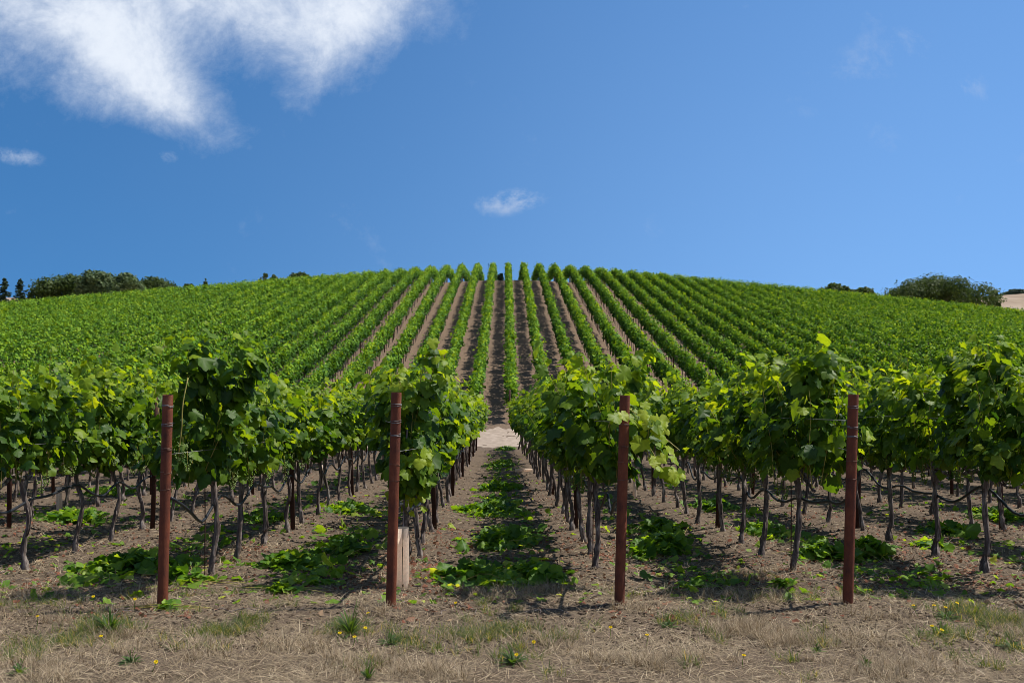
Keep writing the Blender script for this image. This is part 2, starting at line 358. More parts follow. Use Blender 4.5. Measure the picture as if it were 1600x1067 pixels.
# ------------------------------------------------------------------ leaves
def leaf_template(lod):
    if lod == 0:
        r = [(.07, -.10), (.20, -.20), (.34, -.15), (.46, -.02), (.44, .12), (.56, .26), (.58, .42), (.46, .48), (.37, .56), (.36, .70), (.22, .80), (.10, .92)]
    elif lod == 1:
        r = [(.22, -.19), (.46, -.02), (.58, .38), (.36, .60)]
    else:
        r = [(.42, -.08), (.5, .42)]
    pts = [(0, -.0)] + r + [(0, 1.0)] + [(-x, y) for x, y in r[::-1]]
    v = np.array([(0, .28)]+pts); n = len(pts)
    f = np.array([(0, 1+i, 1+(i+1) % n) for i in range(n)])
    return v, f
LT = [leaf_template(i) for i in range(3)]
def norm(a): return a/(np.linalg.norm(a, axis=-1, keepdims=True)+1e-9)
def leaf_geo(pos, nrm, tip, size, lod, r, curl=1.0):
    """batch of leaves -> verts, tris"""
    T, Fc = LT[lod]; Nn = len(pos)
    nrm = norm(nrm); tip = tip-(tip*nrm).sum(-1, keepdims=True)*nrm; tip = norm(tip); sx = np.cross(tip, nrm)
    x = T[None, :, 0]*(1+.12*r.normal(0, 1, (Nn, 1))); y = T[None, :, 1]-.0
    jit = .025*r.normal(0, 1, (Nn, len(T))) if lod == 0 else 0
    c1 = (r.uniform(-.55, .1, (Nn, 1)))*curl; c2 = r.uniform(-.5, .15, (Nn, 1))*curl; c3 = r.normal(0, .22, (Nn, 1))*curl
    z = c1*np.abs(x)+c2*(y-.3)**2+c3*x*(y-.2)+jit + .06*curl*np.sin(9*y+6*r.random((Nn, 1)))*np.abs(x)*2
    s = size[:, None, None]
    v = pos[:, None]+s*(x[..., None]*sx[:, None]+y[..., None]*tip[:, None]+z[..., None]*nrm[:, None])
    f = (Fc[None]+(np.arange(Nn)*len(T))[:, None, None]).reshape(-1, 3)
    return v.reshape(-1, 3), f
def add_leaves(mb, pos, nrm, tip, size, tint, lod, r, mi=0, curl=1.0):
    v, f = leaf_geo(pos, nrm, tip, size, lod, r, curl)
    mb.add(v, f, mi, np.repeat(np.clip(tint, 0, 1), len(LT[lod][1])))

def vine_shoots(r, n_sh=15, top=2.15, half=.61, base=1.05, spread=.30, ymin=None, ymax=None):
    """polylines of the season's shoots"""
    out = []
    for i in range(n_sh):
        y0 = r.uniform(ymin if ymin is not None else -half, ymax if ymax is not None else half)
        L = (top-base)*r.uniform(.75, 1.07)+.08
        bx = r.normal(0, spread); by = r.normal(0, .22)
        fl = r.random() < .16
        n = max(6, int(L/.075))
        t = np.linspace(0, 1, n)
        x = r.normal(0, .11)+bx*.7*t**1.1; z = base+L*t; y = y0+by*t
        if fl:                                   # a shoot that flops over and hangs
            s = 1 if bx > 0 else -1
            k = r.uniform(.35, .7)
            x = s*(.08+.32*np.sin(t*1.7)); z = base+L*k*np.sin(np.clip(t*2.1, 0, 2.9))+.05
            z = z-.25*t*r.uniform(.2, 1.2)
        w = .03*np.cumsum(r.normal(0, .6, (n, 3)), 0)/math.sqrt(n)*2
        out.append(np.stack([x, y, z], 1)+w)
    return out
def vine_leaves(r, shoots, per=1.75, size=.125, young=1.0, bottom=1.03):
    P, Nn, T, S, C = [], [], [], [], []
    for sh in shoots:
        n = len(sh)
        m = int(n*per)
        t = np.clip(r.random(m), 0, 1)
        idx = t*(n-1); a = idx.astype(int); b = np.minimum(a+1, n-1); w = (idx-a)[:, None]
        p = sh[a]*(1-w)+sh[b]*w
        sgn = np.where(p[:, 0]+r.normal(0, .22, m) > 0, 1, -1)
        th = r.normal(0, .75, m)
        od = np.stack([sgn*np.cos(th), np.sin(th), np.zeros(m)], 1)
        pet = r.uniform(.03, .14, m)
        p = p+od*pet[:, None]+np.stack([r.normal(0, .03, m), r.normal(0, .05, m), r.normal(.02, .04, m)], 1)
        up = np.array([0, 0, 1.])
        tt = t[:, None]
        nn = od*(1.0-.35*tt)+up*(.34+.38*tt)+r.normal(0, .37, (m, 3))
        tp = od*.3-up*(1.05-.5*tt)+r.normal(0, .38, (m, 3))
        s = size*np.clip(r.lognormal(0, .24, m), .5, 1.6)*np.where(t > .86, .45+.5*r.random(m), 1)
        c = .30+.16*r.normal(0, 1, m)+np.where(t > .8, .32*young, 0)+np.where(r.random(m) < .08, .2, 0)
        P.append(p); Nn.append(nn); T.append(tp); S.append(s); C.append(c)
    P = np.concatenate(P); k = P[:, 2] > bottom+.12*r.random(len(P))
    return P[k], np.concatenate(Nn)[k], np.concatenate(T)[k], np.concatenate(S)[k], np.concatenate(C)[k]
def foliage_mesh(name, seed, lod=0, n_sh=16, top=2.15, per=1.8, size=.125, extra=(), bottom=1.03, **kw):
    r = np.random.default_rng(seed); mb = MB()
    sh = vine_shoots(r, n_sh, top, **kw)+list(extra)
    if lod == 0:
        for s in sh[::2]: add_tube(mb, s[::2], np.linspace(.005, .002, len(s[::2])), 4, mi=1, r=r, cap=False)
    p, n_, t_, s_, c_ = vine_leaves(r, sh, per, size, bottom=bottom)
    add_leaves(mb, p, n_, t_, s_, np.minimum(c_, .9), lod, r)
    return mb.mesh(name, [M_leaf, M_shoot])

def trunk_mesh(seed):
    r = np.random.default_rng(seed); mb = MB()
    lean = r.normal(0, .07, 2); kink = r.uniform(.05, .3)*r.choice([-1, 1])*.2
    pts = [(kink*.9, r.normal(0, .03), -.06), (kink*.35, r.normal(0, .02), .14), (0, 0, .27), (lean[0]*.5+r.normal(0, .02), lean[1]*.4, .62), (lean[0]*.3, r.normal(0, .02), .86), (0, 0, 1.05)]
    P = curve(pts, 26); n = len(P); t = np.linspace(0, 1, n)
    P[:, :2] += np.cumsum(r.normal(0, .004, (n, 2)), 0)*np.sin(np.pi*t)[:, None]
    rad = .025+.015*np.exp(-t*7)+.012*np.exp(-((t-.97)/.12)**2)+.004*np.sin(t*23+seed)
    rad *= r.uniform(.85, 1.2)
    rad[2:5] *= r.uniform(1.05, 1.45)
    add_tube(mb, P, rad, 9, .13, r=r)
    for q in range(7):                           # flaking bark strips
        a = r.integers(2, n-8); ang = r.uniform(0, 6.28); s = P[a:a+6].copy()
        s[:, 0] += np.cos(ang)*rad[a:a+6]*1.08; s[:, 1] += np.sin(ang)*rad[a:a+6]*1.08
        add_tube(mb, s, r.uniform(.004, .008), 4, .2, r=r)
    return mb.mesh('trunk', [M_bark], True)
def cordon_mesh(seed):
    r = np.random.default_rng(seed); mb = MB()
    for s in (-1, 1):
        y = np.linspace(0, .64, 12)
        P = np.stack([np.cumsum(r.normal(0, .008, 12)), s*y, 1.03+.05*np.sin(y*7+seed)+np.cumsum(r.normal(0, .006, 12))], 1)
        add_tube(mb, P, np.linspace(.026, .014, 12)*r.uniform(.9, 1.2), 7, .18, r=r)
        for q in range(4):                       # spurs
            i = r.integers(2, 11); b = P[i]
            add_tube(mb, [b, b+[r.normal(0, .01), r.normal(0, .02), .05], b+[r.normal(0, .02), r.normal(0, .02), .10]], [.013, .011, .008], 5, .1, r=r)
    return mb.mesh('cordon', [M_bark], True)
def grape_mesh(seed):
    r = np.random.default_rng(seed); mb = MB()
    o = np.array([(1, 0, 0), (-1, 0, 0), (0, 1, 0), (0, -1, 0), (0, 0, 1), (0, 0, -1)], float)
    of = np.array([(0, 2, 4), (2, 1, 4), (1, 3, 4), (3, 0, 4), (2, 0, 5), (1, 2, 5), (3, 1, 5), (0, 3, 5)])
    # one subdivision of the octahedron
    vv = [tuple(x) for x in o]; ff = []
    def mid(a, b):
        m = norm((np.array(vv[a])+np.array(vv[b]))[None])[0]; vv.append(tuple(m)); return len(vv)-1
    for a, b, c in of:
        d, e, g = mid(a, b), mid(b, c), mid(c, a); ff += [(a, d, g), (d, b, e), (g, e, c), (d, e, g)]
    vv, ff = np.array(vv), np.array(ff)
    for q in range(42):
        h = r.random()**.8; w = .042*(1-h)**.7+.008; a = r.uniform(0, 6.28)
        c = np.array([math.cos(a)*w, math.sin(a)*w, -.15*h])
        mb.add(c+vv*r.uniform(.0065, .0095), ff, 0, r.random())
    add_tube(mb, [(0, 0, .05), (0, 0, 0), (0, 0, -.13)], .0025, 4, mi=1, r=r)
    return mb.mesh('grape_cluster', [M_grape, M_shoot], True)

TRUNKS = [trunk_mesh(100+i) for i in range(10)]
CORDONS = [cordon_mesh(200+i) for i in range(6)]
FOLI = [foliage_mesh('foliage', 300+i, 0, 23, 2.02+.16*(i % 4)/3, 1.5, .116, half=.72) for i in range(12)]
GRAPES = [grape_mesh(400+i) for i in range(3)]

ORD = ['', 'first', 'second', 'third', 'fourth', 'fifth', 'sixth', 'seventh', 'eighth', 'ninth', 'tenth', 'eleventh', 'twelfth', 'thirteenth',
       'fourteenth', 'fifteenth', 'sixteenth', 'seventeenth', 'eighteenth', 'nineteenth', 'twentieth'] + \
      ['twenty '+x for x in ('first', 'second', 'third', 'fourth', 'fifth', 'sixth', 'seventh', 'eighth', 'ninth')] + ['thirtieth', 'thirty first', 'thirty second', 'thirty third', 'thirty fourth']
def row_phrase(k):
    if -1 <= k <= 2:
        return 'behind the '+['leftmost', 'second', 'third', 'rightmost'][k+1]+' rusty pipe post'
    if k < -1: return f'in {ORD[-1-k]} row left of the leftmost pipe post'
    return f'in {ORD[k-2]} row right of the rightmost pipe post'
def row_group(k):
    return 'grapevines in the near row '+row_phrase(k)

# which vines are in the picture, and the 300 nearest of them
SPV = 1.235
cand = []
for k in range(-13, 15):
    first = 11.0+.12*math.sin(k*2.3)
    for i in range(31):
        Y = first+i*SPV
        if Y > NEAR1-.3: break
        X = near_row_x(k, Y); u = X/Y*F
        inn = abs(u) < 800+.7*F/Y
        if abs(u) < 800*1.25+1.2*F/Y: cand.append((Y+abs(k-.5)*1.1, k, i, X, Y, inn))
cand.sort()
SPECIAL = {(-1, 0): dict(top=2.1, n_sh=13, size=.125, spread=.22, tall=((-.06, -.9, 2.64), (.08, -.85, 2.68), (.2, -.7, 2.45), (.42, -.6, 2.62), (.52, -.5, 2.55))), (0, 0): dict(top=2.25, n_sh=19, spread=.22), (1, 0): dict(top=2.3, n_sh=24, spread=.5, size=.13),
           (2, 0): dict(top=2.22, n_sh=19, size=.13, tall=((0, -.7, 2.5), (.12, -.5, 2.45), (-.1, -.6, 2.35), (.25, -.3, 2.4))), (3, 0): dict(top=2.3, n_sh=20, tall=((-.3, -.4, 2.5), (-.1, -.3, 2.6), (.1, -.2, 2.55), (-.35, .1, 2.4))), (-2, 0): dict(top=2.25, n_sh=18), (-2, 2): dict(top=2.45, n_sh=20),
           (1, 1): dict(top=2.3, n_sh=20, spread=.38), (2, 1): dict(top=2.2, n_sh=18), (3, 1): dict(top=2.35, n_sh=19), (-1, 1): dict(top=2.15, n_sh=19), (3, 2): dict(top=2.2, n_sh=18),
           (2, 2): dict(top=2.1, n_sh=18), (-1, 2): dict(top=2.05, n_sh=17), (-2, 1): dict(top=2.1, n_sh=17)}
count = {}; nv = 0; rest = []; vines = {}
rr = np.random.default_rng(11)
for d, k, i, X, Y, inn in sorted(cand, key=lambda c: (c[0])):
    if not inn or nv >= 300:
        rest.append((k, i, X, Y)); continue
    nv += 1
    e = bpy.data.objects.new('grapevine', None); COL.objects.link(e); e.empty_display_size = .2
    e.location = (X+rr.normal(0, .025), Y+rr.normal(0, .05), float(gz(X, Y)))
    flip = rr.random() < .5 and (k, i) not in SPECIAL
    e.rotation_euler = (0, 0, -RANG*-1+(math.pi if flip else 0))
    vines[(k, i)] = e
    count.setdefault(k, []).append((i, e))
    link('trunk', TRUNKS[rr.integers(10)], e, rz=rr.uniform(-.5, .5), sc=(1, 1, rr.uniform(.98, 1.05)))
    link('cordon', CORDONS[rr.integers(6)], e)
    sp_ = SPECIAL.get((k, i))
    if sp_:
        kw = dict(sp_); re_ = np.random.default_rng(600+k*7+i)
        extra = [curve([(a*.6, b+.15, 1.9), (a*.9, b+.05, (1.9+c)/2), (a, b, c)], 14)+re_.normal(0, .012, (14, 3)) for a, b, c in [(q[0]+dx, q[1]+dy, q[2]-dz) for q in kw.pop('tall', ()) for dx, dy, dz in ((0, 0, 0), (.06, .08, .1))]]
        if i == 0 and k != 0:                     # the end arm reaches forward to the post
            s = 1 if not flip else -1
            kw2 = dict(kw); kw2['ymin'], kw2['ymax'] = (-1.05, .6) if not flip else (-.6, 1.25)
            kw2['bottom'] = 1.1; kw2['n_sh'] = int(kw['n_sh']*1.4); kw = kw2
        me = foliage_mesh('foliage', 5000+k*40+i, 0, int(kw.pop('n_sh')*1.3), kw.pop('top'), 1.55, kw.pop('size', .12)*.94, extra, **kw)
        link('foliage', me, e)
    else:
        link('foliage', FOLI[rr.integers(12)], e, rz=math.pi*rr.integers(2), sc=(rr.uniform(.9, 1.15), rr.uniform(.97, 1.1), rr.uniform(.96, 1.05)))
    if Y < 15.5 and -3 <= k <= 4:
        for q in range(4):
            side = (1 if k <= 0 else -1)*(-1 if flip else 1)
            link('grape_cluster', GRAPES[q % 3], e, (side*rr.uniform(.12, .30), rr.uniform(-.55, .55), rr.uniform(1.0, 1.22)))
for k, lst in count.items():
    lst.sort(key=lambda q: q[0])
    for q, (i, e) in enumerate(lst):
        if -1 <= k <= 2: lab = f'gnarled grapevine, {ORD[q+1]} trunk back {row_phrase(k)}'
        else: lab = f'grapevine, {ORD[q+1]} trunk in view {row_phrase(k)}'
        tag(e, lab, 'grapevine', row_group(k))
# the vines farther back and past the frame edges: one mass
mb = MB(); r = np.random.default_rng(77)
protoP = []
for q in range(6):
    protoP.append(vine_leaves(r, vine_shoots(r, 15, 2.1), 1.25, .15))
for k, i, X, Y in rest:
    p, n_, t_, s_, c_ = protoP[r.integers(6)]; fl = r.choice([-1, 1]); m_ = np.array([fl, fl, 1.])
    g0 = np.array([X, Y, float(gz(X, Y))])
    add_leaves(mb, p*m_+g0, n_*m_, t_*m_, s_, c_, 1, r)
    add_tube(mb, np.array([(r.normal(0, .05), 0, -.05), (0, 0, .4), (r.normal(0, .03), 0, .8), (0, 0, 1.1)])+g0, .036, 6, .1, mi=1, r=r)
tag(link('distant_grapevines', mb.mesh('distant_grapevines', [M_leaf, M_bark])), 'remaining grapevines merging at the far end of the flat rows', 'grapevines', kind='stuff')

# ------------------------------------------------------------------ end posts
def wrap_mesh(rad, turns, seed):
    r = np.random.default_rng(seed); mb = MB()
    t = np.linspace(0, turns, int(turns*18)); a = t*2*math.pi
    P = np.stack([np.cos(a)*rad, np.sin(a)*rad, (t/turns-.5)*.014*turns+.004*np.sin(a*1.3+seed)], 1)
    add_tube(mb, P, .0024, 5, r=r)
    return mb
PR = .048
def end_post(k, h, label, wraps):
    Y = NEAR0; X = near_row_x(k, Y); z0 = float(gz(X, Y))
    e = bpy.data.objects.new('end_post', None); COL.objects.link(e); e.location = (X, Y, z0-.02); e.rotation_euler = (0, R(1.5), 0)
    r = np.random.default_rng(900+k); mb = MB()
    th = np.arange(28)*2*math.pi/28
    prof = [(PR, -.25), (PR, .3), (PR*1.0, .62), (PR, .9), (PR*1.01, 1.2), (PR, 1.5), (PR, h-.012), (PR*.985, h), (PR*.86, h), (PR*.84, h-.02), (PR*.84, h-.30)]
    v = np.array([[(math.cos(a)*q, math.sin(a)*q, z) for a in th] for q, z in prof]).reshape(-1, 3)
    i = np.arange(len(prof)-1)[:, None]*28; j = np.arange(28)[None]; j2 = (j+1) % 28
    mb.add(v, np.stack([i+j, i+j2, i+28+j2, i+28+j], -1).reshape(-1, 4))
    me = mb.mesh('pipe', [M_rust], True)
    me.set_sharp_from_angle(angle=R(35))
    link('pipe', me, e, rz=k*1.3)
    for q, (z, turns, rusty) in enumerate(wraps):
        link('wire_wrap', wrap_mesh(PR+.003, turns, k*10+q+50).mesh('wire_wrap', [M_wirerust if rusty else M_wire], True), e, (0, 0, z), rz=q*1.9+k)
    return tag(e, label, 'post', 'rusty pipe posts at the row ends')
EP = [end_post(-1, 2.0, 'leftmost tall rusted steel pipe post at the end of a vine row', [(1.90, 2, 0), (1.72, 3, 0), (1.50, 3, 1), (1.28, 1, 1), (1.12, 1, 1)]),
      end_post(0, 2.0, 'rusted pipe post standing in front of the pale grow tube', [(1.88, 2, 0), (1.73, 2, 0), (1.61, 2, 0), (1.33, 1, 1), (1.18, 1, 1)]),
      end_post(1, 1.97, 'rusted pipe post with a bright leafy shoot trailing across its top', [(1.70, 1, 0), (1.5, 2, 1), (1.35, 1, 1), (1.19, 1, 1)]),
      end_post(2, 1.96, 'rightmost tall rusted steel pipe post with a black hose tied on', [(1.85, 2, 0), (1.66, 2, 0), (1.57, 2, 0), (1.34, 1, 1), (1.18, 1, 1)])]

# trellis stakes inside the rows, wires and hoses
STK = MB()
rs = np.random.default_rng(5)
add_tube(STK, [(0, 0, -.2), (0, 0, 1.0), (0, 0, 2.02)], .036, 10, r=rs)
stake_me = STK.mesh('trellis_stake', [M_rustdark], True)
for k in range(-8, 10):
    n = 0
    for s in range(6):
        Y = 15.0+.35*math.sin(k*3.1)+s*6.17
        X = near_row_x(k, Y)
        if abs(X/Y*F) > 800 or (abs(k-.5) > 5 and s > 2) or Y > 40 and abs(k-.5) > 3: continue
        n += 1
        o = link('trellis_stake', stake_me, None, (X+.05, Y, float(gz(X, Y))))
        o.rotation_euler = (rs.normal(0, .02), rs.normal(0.02, .025), rs.uniform(0, 6))
        tag(o, f'dark rusty stake, {ORD[n]} one in view {row_phrase(k)}', 'stake', 'dark steel stakes between the trunks')
for k in range(-5, 7):
    y0 = NEAR0
    rw = np.random.default_rng(60+k)
    for q, (h, dx) in enumerate(((1.42, .27), (1.70, -.24))):
        ya = np.arange(y0, 48, 1.2); X = near_row_x(k, ya)
        P = np.stack([X+dx*np.minimum(1, (ya-y0)/1.5), ya, gz(X, ya)+h-.02*np.sin((ya-y0)*1.0)**2], 1)
        mb = MB(); add_tube(mb, P, .0026, 4, r=rw)
        if -1 <= k <= 2 or abs(k-.5) < 4:
            tag(link('trellis_wire', mb.mesh('trellis_wire', [M_wire], True)), f'{["lower", "upper"][q]} steel trellis wire {row_phrase(k)}', 'wire', 'thin trellis wires along the near rows')
    # drip hose: hangs in shallow swags from trunk to trunk
    ya = np.arange(y0+(.0 if -1 <= k <= 2 else -.4), 47.5, .14); X = near_row_x(k, ya)
    sw = .76+.10*np.sin((ya-y0)*2.55+k)*np.sin((ya-y0)*.9+k*2)-.05*np.cos((ya-y0)*5.1)
    sw = np.where(ya < y0+1.2, sw+(1.02-sw)*(1-(ya-y0)/1.2).clip(0, 1)**1.5, sw)
    P = np.stack([X+.06+.03*np.sin(ya*1.7+k), ya, gz(X, ya)+sw], 1)
    mb = MB(); add_tube(mb, P, .0155, 7, r=rw)
    tag(link('drip_hose', mb.mesh('drip_hose', [M_hose], True)), f'black drip hose along the trunks {row_phrase(k)}', 'hose', 'black drip irrigation hoses along the near rows')

# thin training rods beside the nearest trunks
for (k, i), nm in {(-1, 0): 'leftmost', (1, 0): 'third', (2, 0): 'rightmost'}.items():
    e = vines[(k, i)]; mb = MB(); add_tube(mb, [(0, 0, -.1), (.004, 0, .6), (.0, 0, 1.3)], .006, 6, r=rs)
    tag(link('training_rod', mb.mesh('training_rod', [M_rustdark], True), None, (e.location.x-.07, e.location.y-.05, e.location.z)),
        f'thin dark rod beside the first trunk behind the {nm} rusty pipe post', 'rod', 'thin training rods')

# ------------------------------------------------------------------ pale grow tubes
def grow_tube(x, y, h, rad, label, lean=(0, 0), fallen=False):
    X, Y = pix(x, y); z = float(gz(X, Y)); mb = MB(); n = 20
    th = np.arange(n+1)/n*(2*math.pi-.25)+.3
    zz = np.linspace(-.02, h, 9)
    rad_ = rad*(1+.03*np.sin(zz*9))
    rads = np.where(np.arange(n+1) > n-3, 1.05, 1.0)
    rings = []
    for off in (0,):
        rings.append(np.stack([np.stack([np.cos(th)*(rd*rads+off), np.sin(th)*(rd*rads+off), np.full(n+1, q)], 1) for q, rd in zip(zz, rad_)]).reshape(-1, 3))
    m = n+1
    i = np.arange(len(zz)-1)[:, None]*m; j = np.arange(n)[None]
    f = np.stack([i+j, i+j+1, i+m+j+1, i+m+j], -1).reshape(-1, 4)
    mb.add(rings[0], f)
    o = link('grow_tube', mb.mesh('grow_tube', [M_tube], True), None, (X, Y, z+(rad if fallen else 0)))
    o.rotation_euler = (lean[0], lean[1], -1.6)
    return tag(o, label, 'grow tube', 'pale plastic grow tubes round young vines')
grow_tube(629, 919, .60, .067, 'large pale pink grow tube standing behind the second rusty pipe post')
grow_tube(992, 778, .62, .045, 'slim pale grow tube standing right of the third rusty pipe post', (0, -.06))
grow_tube(93, 800, .45, .05, 'small pale grow tube far left behind the second trunk', (0, .02))
grow_tube(506, 758, .5, .05, 'small pale grow tube among far trunks between the two left pipe posts')
o = grow_tube(806, 738, .5, .05, 'pale grow tube lying fallen on the soil beside the centre aisle', (R(90), 0), True)
o.rotation_euler = (R(90), 0, R(97))

# the young vine climbing out of the big grow tube, its leaves hanging in a curtain
gx, gy = pix(628, 917); gzv = float(gz(gx, gy))
e = bpy.data.objects.new('grapevine', None); COL.objects.link(e); e.location = (gx, gy, gzv)
r = np.random.default_rng(31); mb = MB()
add_tube(mb, curve([(0, 0, 0), (.01, 0, .5), (.03, .03, 1.1), (.05, .05, 1.6)], 10), .009, 6, .05, r=r)
link('trunk', mb.mesh('trunk', [M_bark], True), e)
mb = MB(); sh = []
for q in range(11):
    a = r.normal(.09, .05); h1 = r.uniform(1.2, 2.1); yb = r.normal(.1, .14)
    if q < 6: s = curve([(.03, yb, 1.0), (a, yb, h1*.85), (a+r.normal(.03, .05), yb-.05, h1)], 12)
    else: s = curve([(.05, yb, 1.5), (a+.02, yb-.05, 1.35), (a*.9+r.normal(0, .03), yb-.06, 1.0), (a*.55+r.normal(0, .025), yb-.06, r.uniform(.7, .9))], 14)
    sh.append(s); add_tube(mb, s[::2], .003, 4, mi=1, r=r, cap=False)
for s0, s1, s2 in (((.1, .2, 1.7), (.2, .15, 2.2), (.3, .1, 2.52)), ((.15, .2, 1.7), (.28, .15, 2.1), (.36, .1, 2.35)), ((.1, .15, 1.6), (.25, .05, 2.05), (.44, 0, 2.16)), ((0, .2, 1.6), (.02, .1, 1.9), (-.05, .05, 2.15))):
    s = curve([s0, s1, s2], 13); sh.append(s); add_tube(mb, s, .004, 4, mi=1, r=r, cap=False)
p, n_, t_, s_, c_ = vine_leaves(r, sh, 1.6, .112, 1.5, bottom=.66)
n_ = n_+np.array([0, -.55, 0]); c_ = c_+.14
add_leaves(mb, p, n_, t_, s_, c_, 0, r)
link('foliage', mb.mesh('foliage', [M_leaf, M_shoot]), e)
tag(e, 'young vine climbing from the big grow tube with a curtain of hanging leaves', 'grapevine')

e = vines[(-1, 0)]; r = np.random.default_rng(43); bpy.context.view_layer.update()
def P3(x, y, d): return ((x-800)/F*d, d, (533-y)/F*d)
mb = MB(); add_tube(mb, curve([P3(279, 712, 9.75), P3(284, 668, 9.72), P3(286, 630, 9.72), P3(294, 590, 9.8)], 12), .0065, 6, mi=0, r=r)
me = mb.mesh('cane', [M_shoot], True); me.transform(e.matrix_world.inverted()); link('cane', me, e)
for q, (gx_, gy_) in enumerate(((286, 690), (293, 712), (280, 700))):
    p = e.matrix_world.inverted() @ mathutils.Vector(P3(gx_, gy_, 9.72)); link('grape_cluster', GRAPES[q], e, p)
# bright shoot trailing across the third post, part of the vine behind it
e = vines[(1, 0)]; r = np.random.default_rng(41); mb = MB()
x1, y1, z1 = near_row_x(1, NEAR0), NEAR0-.1, 0
def P3(x, y, d): return ((x-800)/F*d, d, (533-y)/F*d)
sh = [curve([P3(985, 640, 9.75), P3(1000, 650, 9.4), P3(1025, 672, 9.2), P3(1062, 703, 9.1)], 16),
      curve([P3(985, 640, 9.7), P3(1012, 665, 9.35), P3(1010, 700, 9.3), P3(1020, 725, 9.3)], 14),
      curve([P3(960, 640, 9.5), P3(975, 655, 9.3), P3(958, 648, 9.12), P3(950, 668, 9.1)], 8),
      curve([P3(1010, 690, 9.5), P3(1035, 730, 9.4), P3(1050, 745, 9.35)], 8)]
for s in sh: add_tube(mb, s, .004, 4, mi=1, r=r, cap=False)
p, n_, t_, s_, c_ = vine_leaves(r, sh, 1.15, .105, 1.0, bottom=-9)
p[:, 0] -= 0; n_ = n_*.6+np.array([.1, -.8, .45]); t_ = t_+np.array([0, 0, -.6]); c_ = c_+.40
add_leaves(mb, p, n_, t_, s_, c_, 0, r)
me = mb.mesh('trailing_shoot', [M_leaf, M_shoot])
bpy.context.view_layer.update()
inv = e.matrix_world.inverted()
me.transform(inv)
o = link('trailing_shoot', me, e); o['label'] = 'bright yellow green shoot trailing past the post'

# ------------------------------------------------------------------ vine rows on the hill
def hill_row(j, r, near=59.6, far=166.0):
    """leaf quads + trunks of one hedge-like row"""
    y0 = max(near+.8*math.sin(j*.9), 0)
    # where this row enters the picture
    lim = abs(SP*j)*F/1000.0-3
    y0 = max(y0, lim)
    if y0 > far-2: return None
    L = far-y0
    n = int(L*(230 if abs(j) < 14 else 190))
    y = y0+L*r.random(n)
    seg = np.floor(y/1.22); h1 = np.sin(seg*12.9898+j*78.2)*43758.5; h1 = h1-np.floor(h1)
    h3 = np.sin(seg*39.346+j*11.13)*24634.6; h3 = h3-np.floor(h3)
    # each vine carries some shoots: leaves gather round them in clumps
    nc = int(L/1.22*11); cy = y0+L*r.random(nc); cu = r.random(nc)
    cx = r.choice([-1, 1], nc)*(.08+.17*r.random(nc)); sz = r.uniform(.06, .14, nc)
    k_ = r.integers(0, nc, n); cl = r.random(n) < .72
    y = np.where(cl, cy[k_]+sz[k_]*r.normal(0, 1, n), y)
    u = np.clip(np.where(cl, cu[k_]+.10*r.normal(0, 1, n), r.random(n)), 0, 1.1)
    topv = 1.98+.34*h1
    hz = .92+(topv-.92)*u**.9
    wid = .10+.16*np.sin(np.clip((hz-.8)/1.3, 0, 1)*math.pi)**.7
    sgn = r.choice([-1, 1], n)
    xo = np.where(cl, cx[k_]+sz[k_]*r.normal(0, 1, n), sgn*wid*np.sqrt(r.random(n)))
    sp_ = r.random(n) < .06
    hz = np.where(sp_, topv+r.uniform(-.1, .3, n), hz); xo = np.where(sp_, r.normal(0, .2, n), xo)
    keep = ~((h3 < .035) & (r.random(n) < .8)); y, u, hz, xo, topv, sp_, h1, cl, k_ = [q[keep] for q in (y, u, hz, xo, topv, sp_, h1, cl, k_)]; n = len(y)
    ctint = r.normal(0, .12, nc)
    x = hill_row_x(j, y)+xo+.05*np.sin(y*.8+j)
    z = gz(x, y)+hz
    pos = np.stack([x, y, z], 1)
    s2 = np.sign(xo)[:, None]
    nrm = norm(np.concatenate([s2*.7, np.zeros((n, 1)), (.3+.7*np.clip(u, 0, 1)**1.5)[:, None]], 1)+r.normal(0, .45, (n, 3)))
    tip = norm(np.concatenate([s2*.4, np.zeros((n, 1)), np.full((n, 1), -.7)], 1)+r.normal(0, .5, (n, 3)))
    tip = norm(tip-(tip*nrm).sum(1, keepdims=True)*nrm); sx = np.cross(tip, nrm)
    s = .172*r.lognormal(0, .24, n)
    a = s[:, None]*sx*.5; b = s[:, None]*tip*.55
    kz = (s*.16)[:, None]*nrm
    V = np.stack([pos-b, pos+a-kz, pos+b, pos-a-kz], 1).reshape(-1, 3)
    Fq = (np.arange(n)[:, None]*4+np.arange(4)[None])
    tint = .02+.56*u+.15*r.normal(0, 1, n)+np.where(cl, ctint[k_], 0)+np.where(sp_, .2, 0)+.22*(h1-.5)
    return V, Fq, np.clip(tint, 0, 1), y0
def hill_trunks(mb, j, r, y0, far=141):
    for q, y in enumerate(np.arange(y0+.3, far, 1.22)):
        if q % 5 and abs(j) > 16: continue
        x = hill_row_x(j, y)+r.normal(0, .03); z = float(gz(x, y))
        post = q % 5 == 0
        P = np.array([(x, y, z-.05), (x+r.normal(0, .02), y, z+.6), (x, y, z+1.15)])
        add_tube(mb, P, .04 if post else .03, 4, r=r, mi=1 if post else 0, cap=False)
NAMED = 15
rh = np.random.default_rng(21)
flank = MB(); flt = MB()
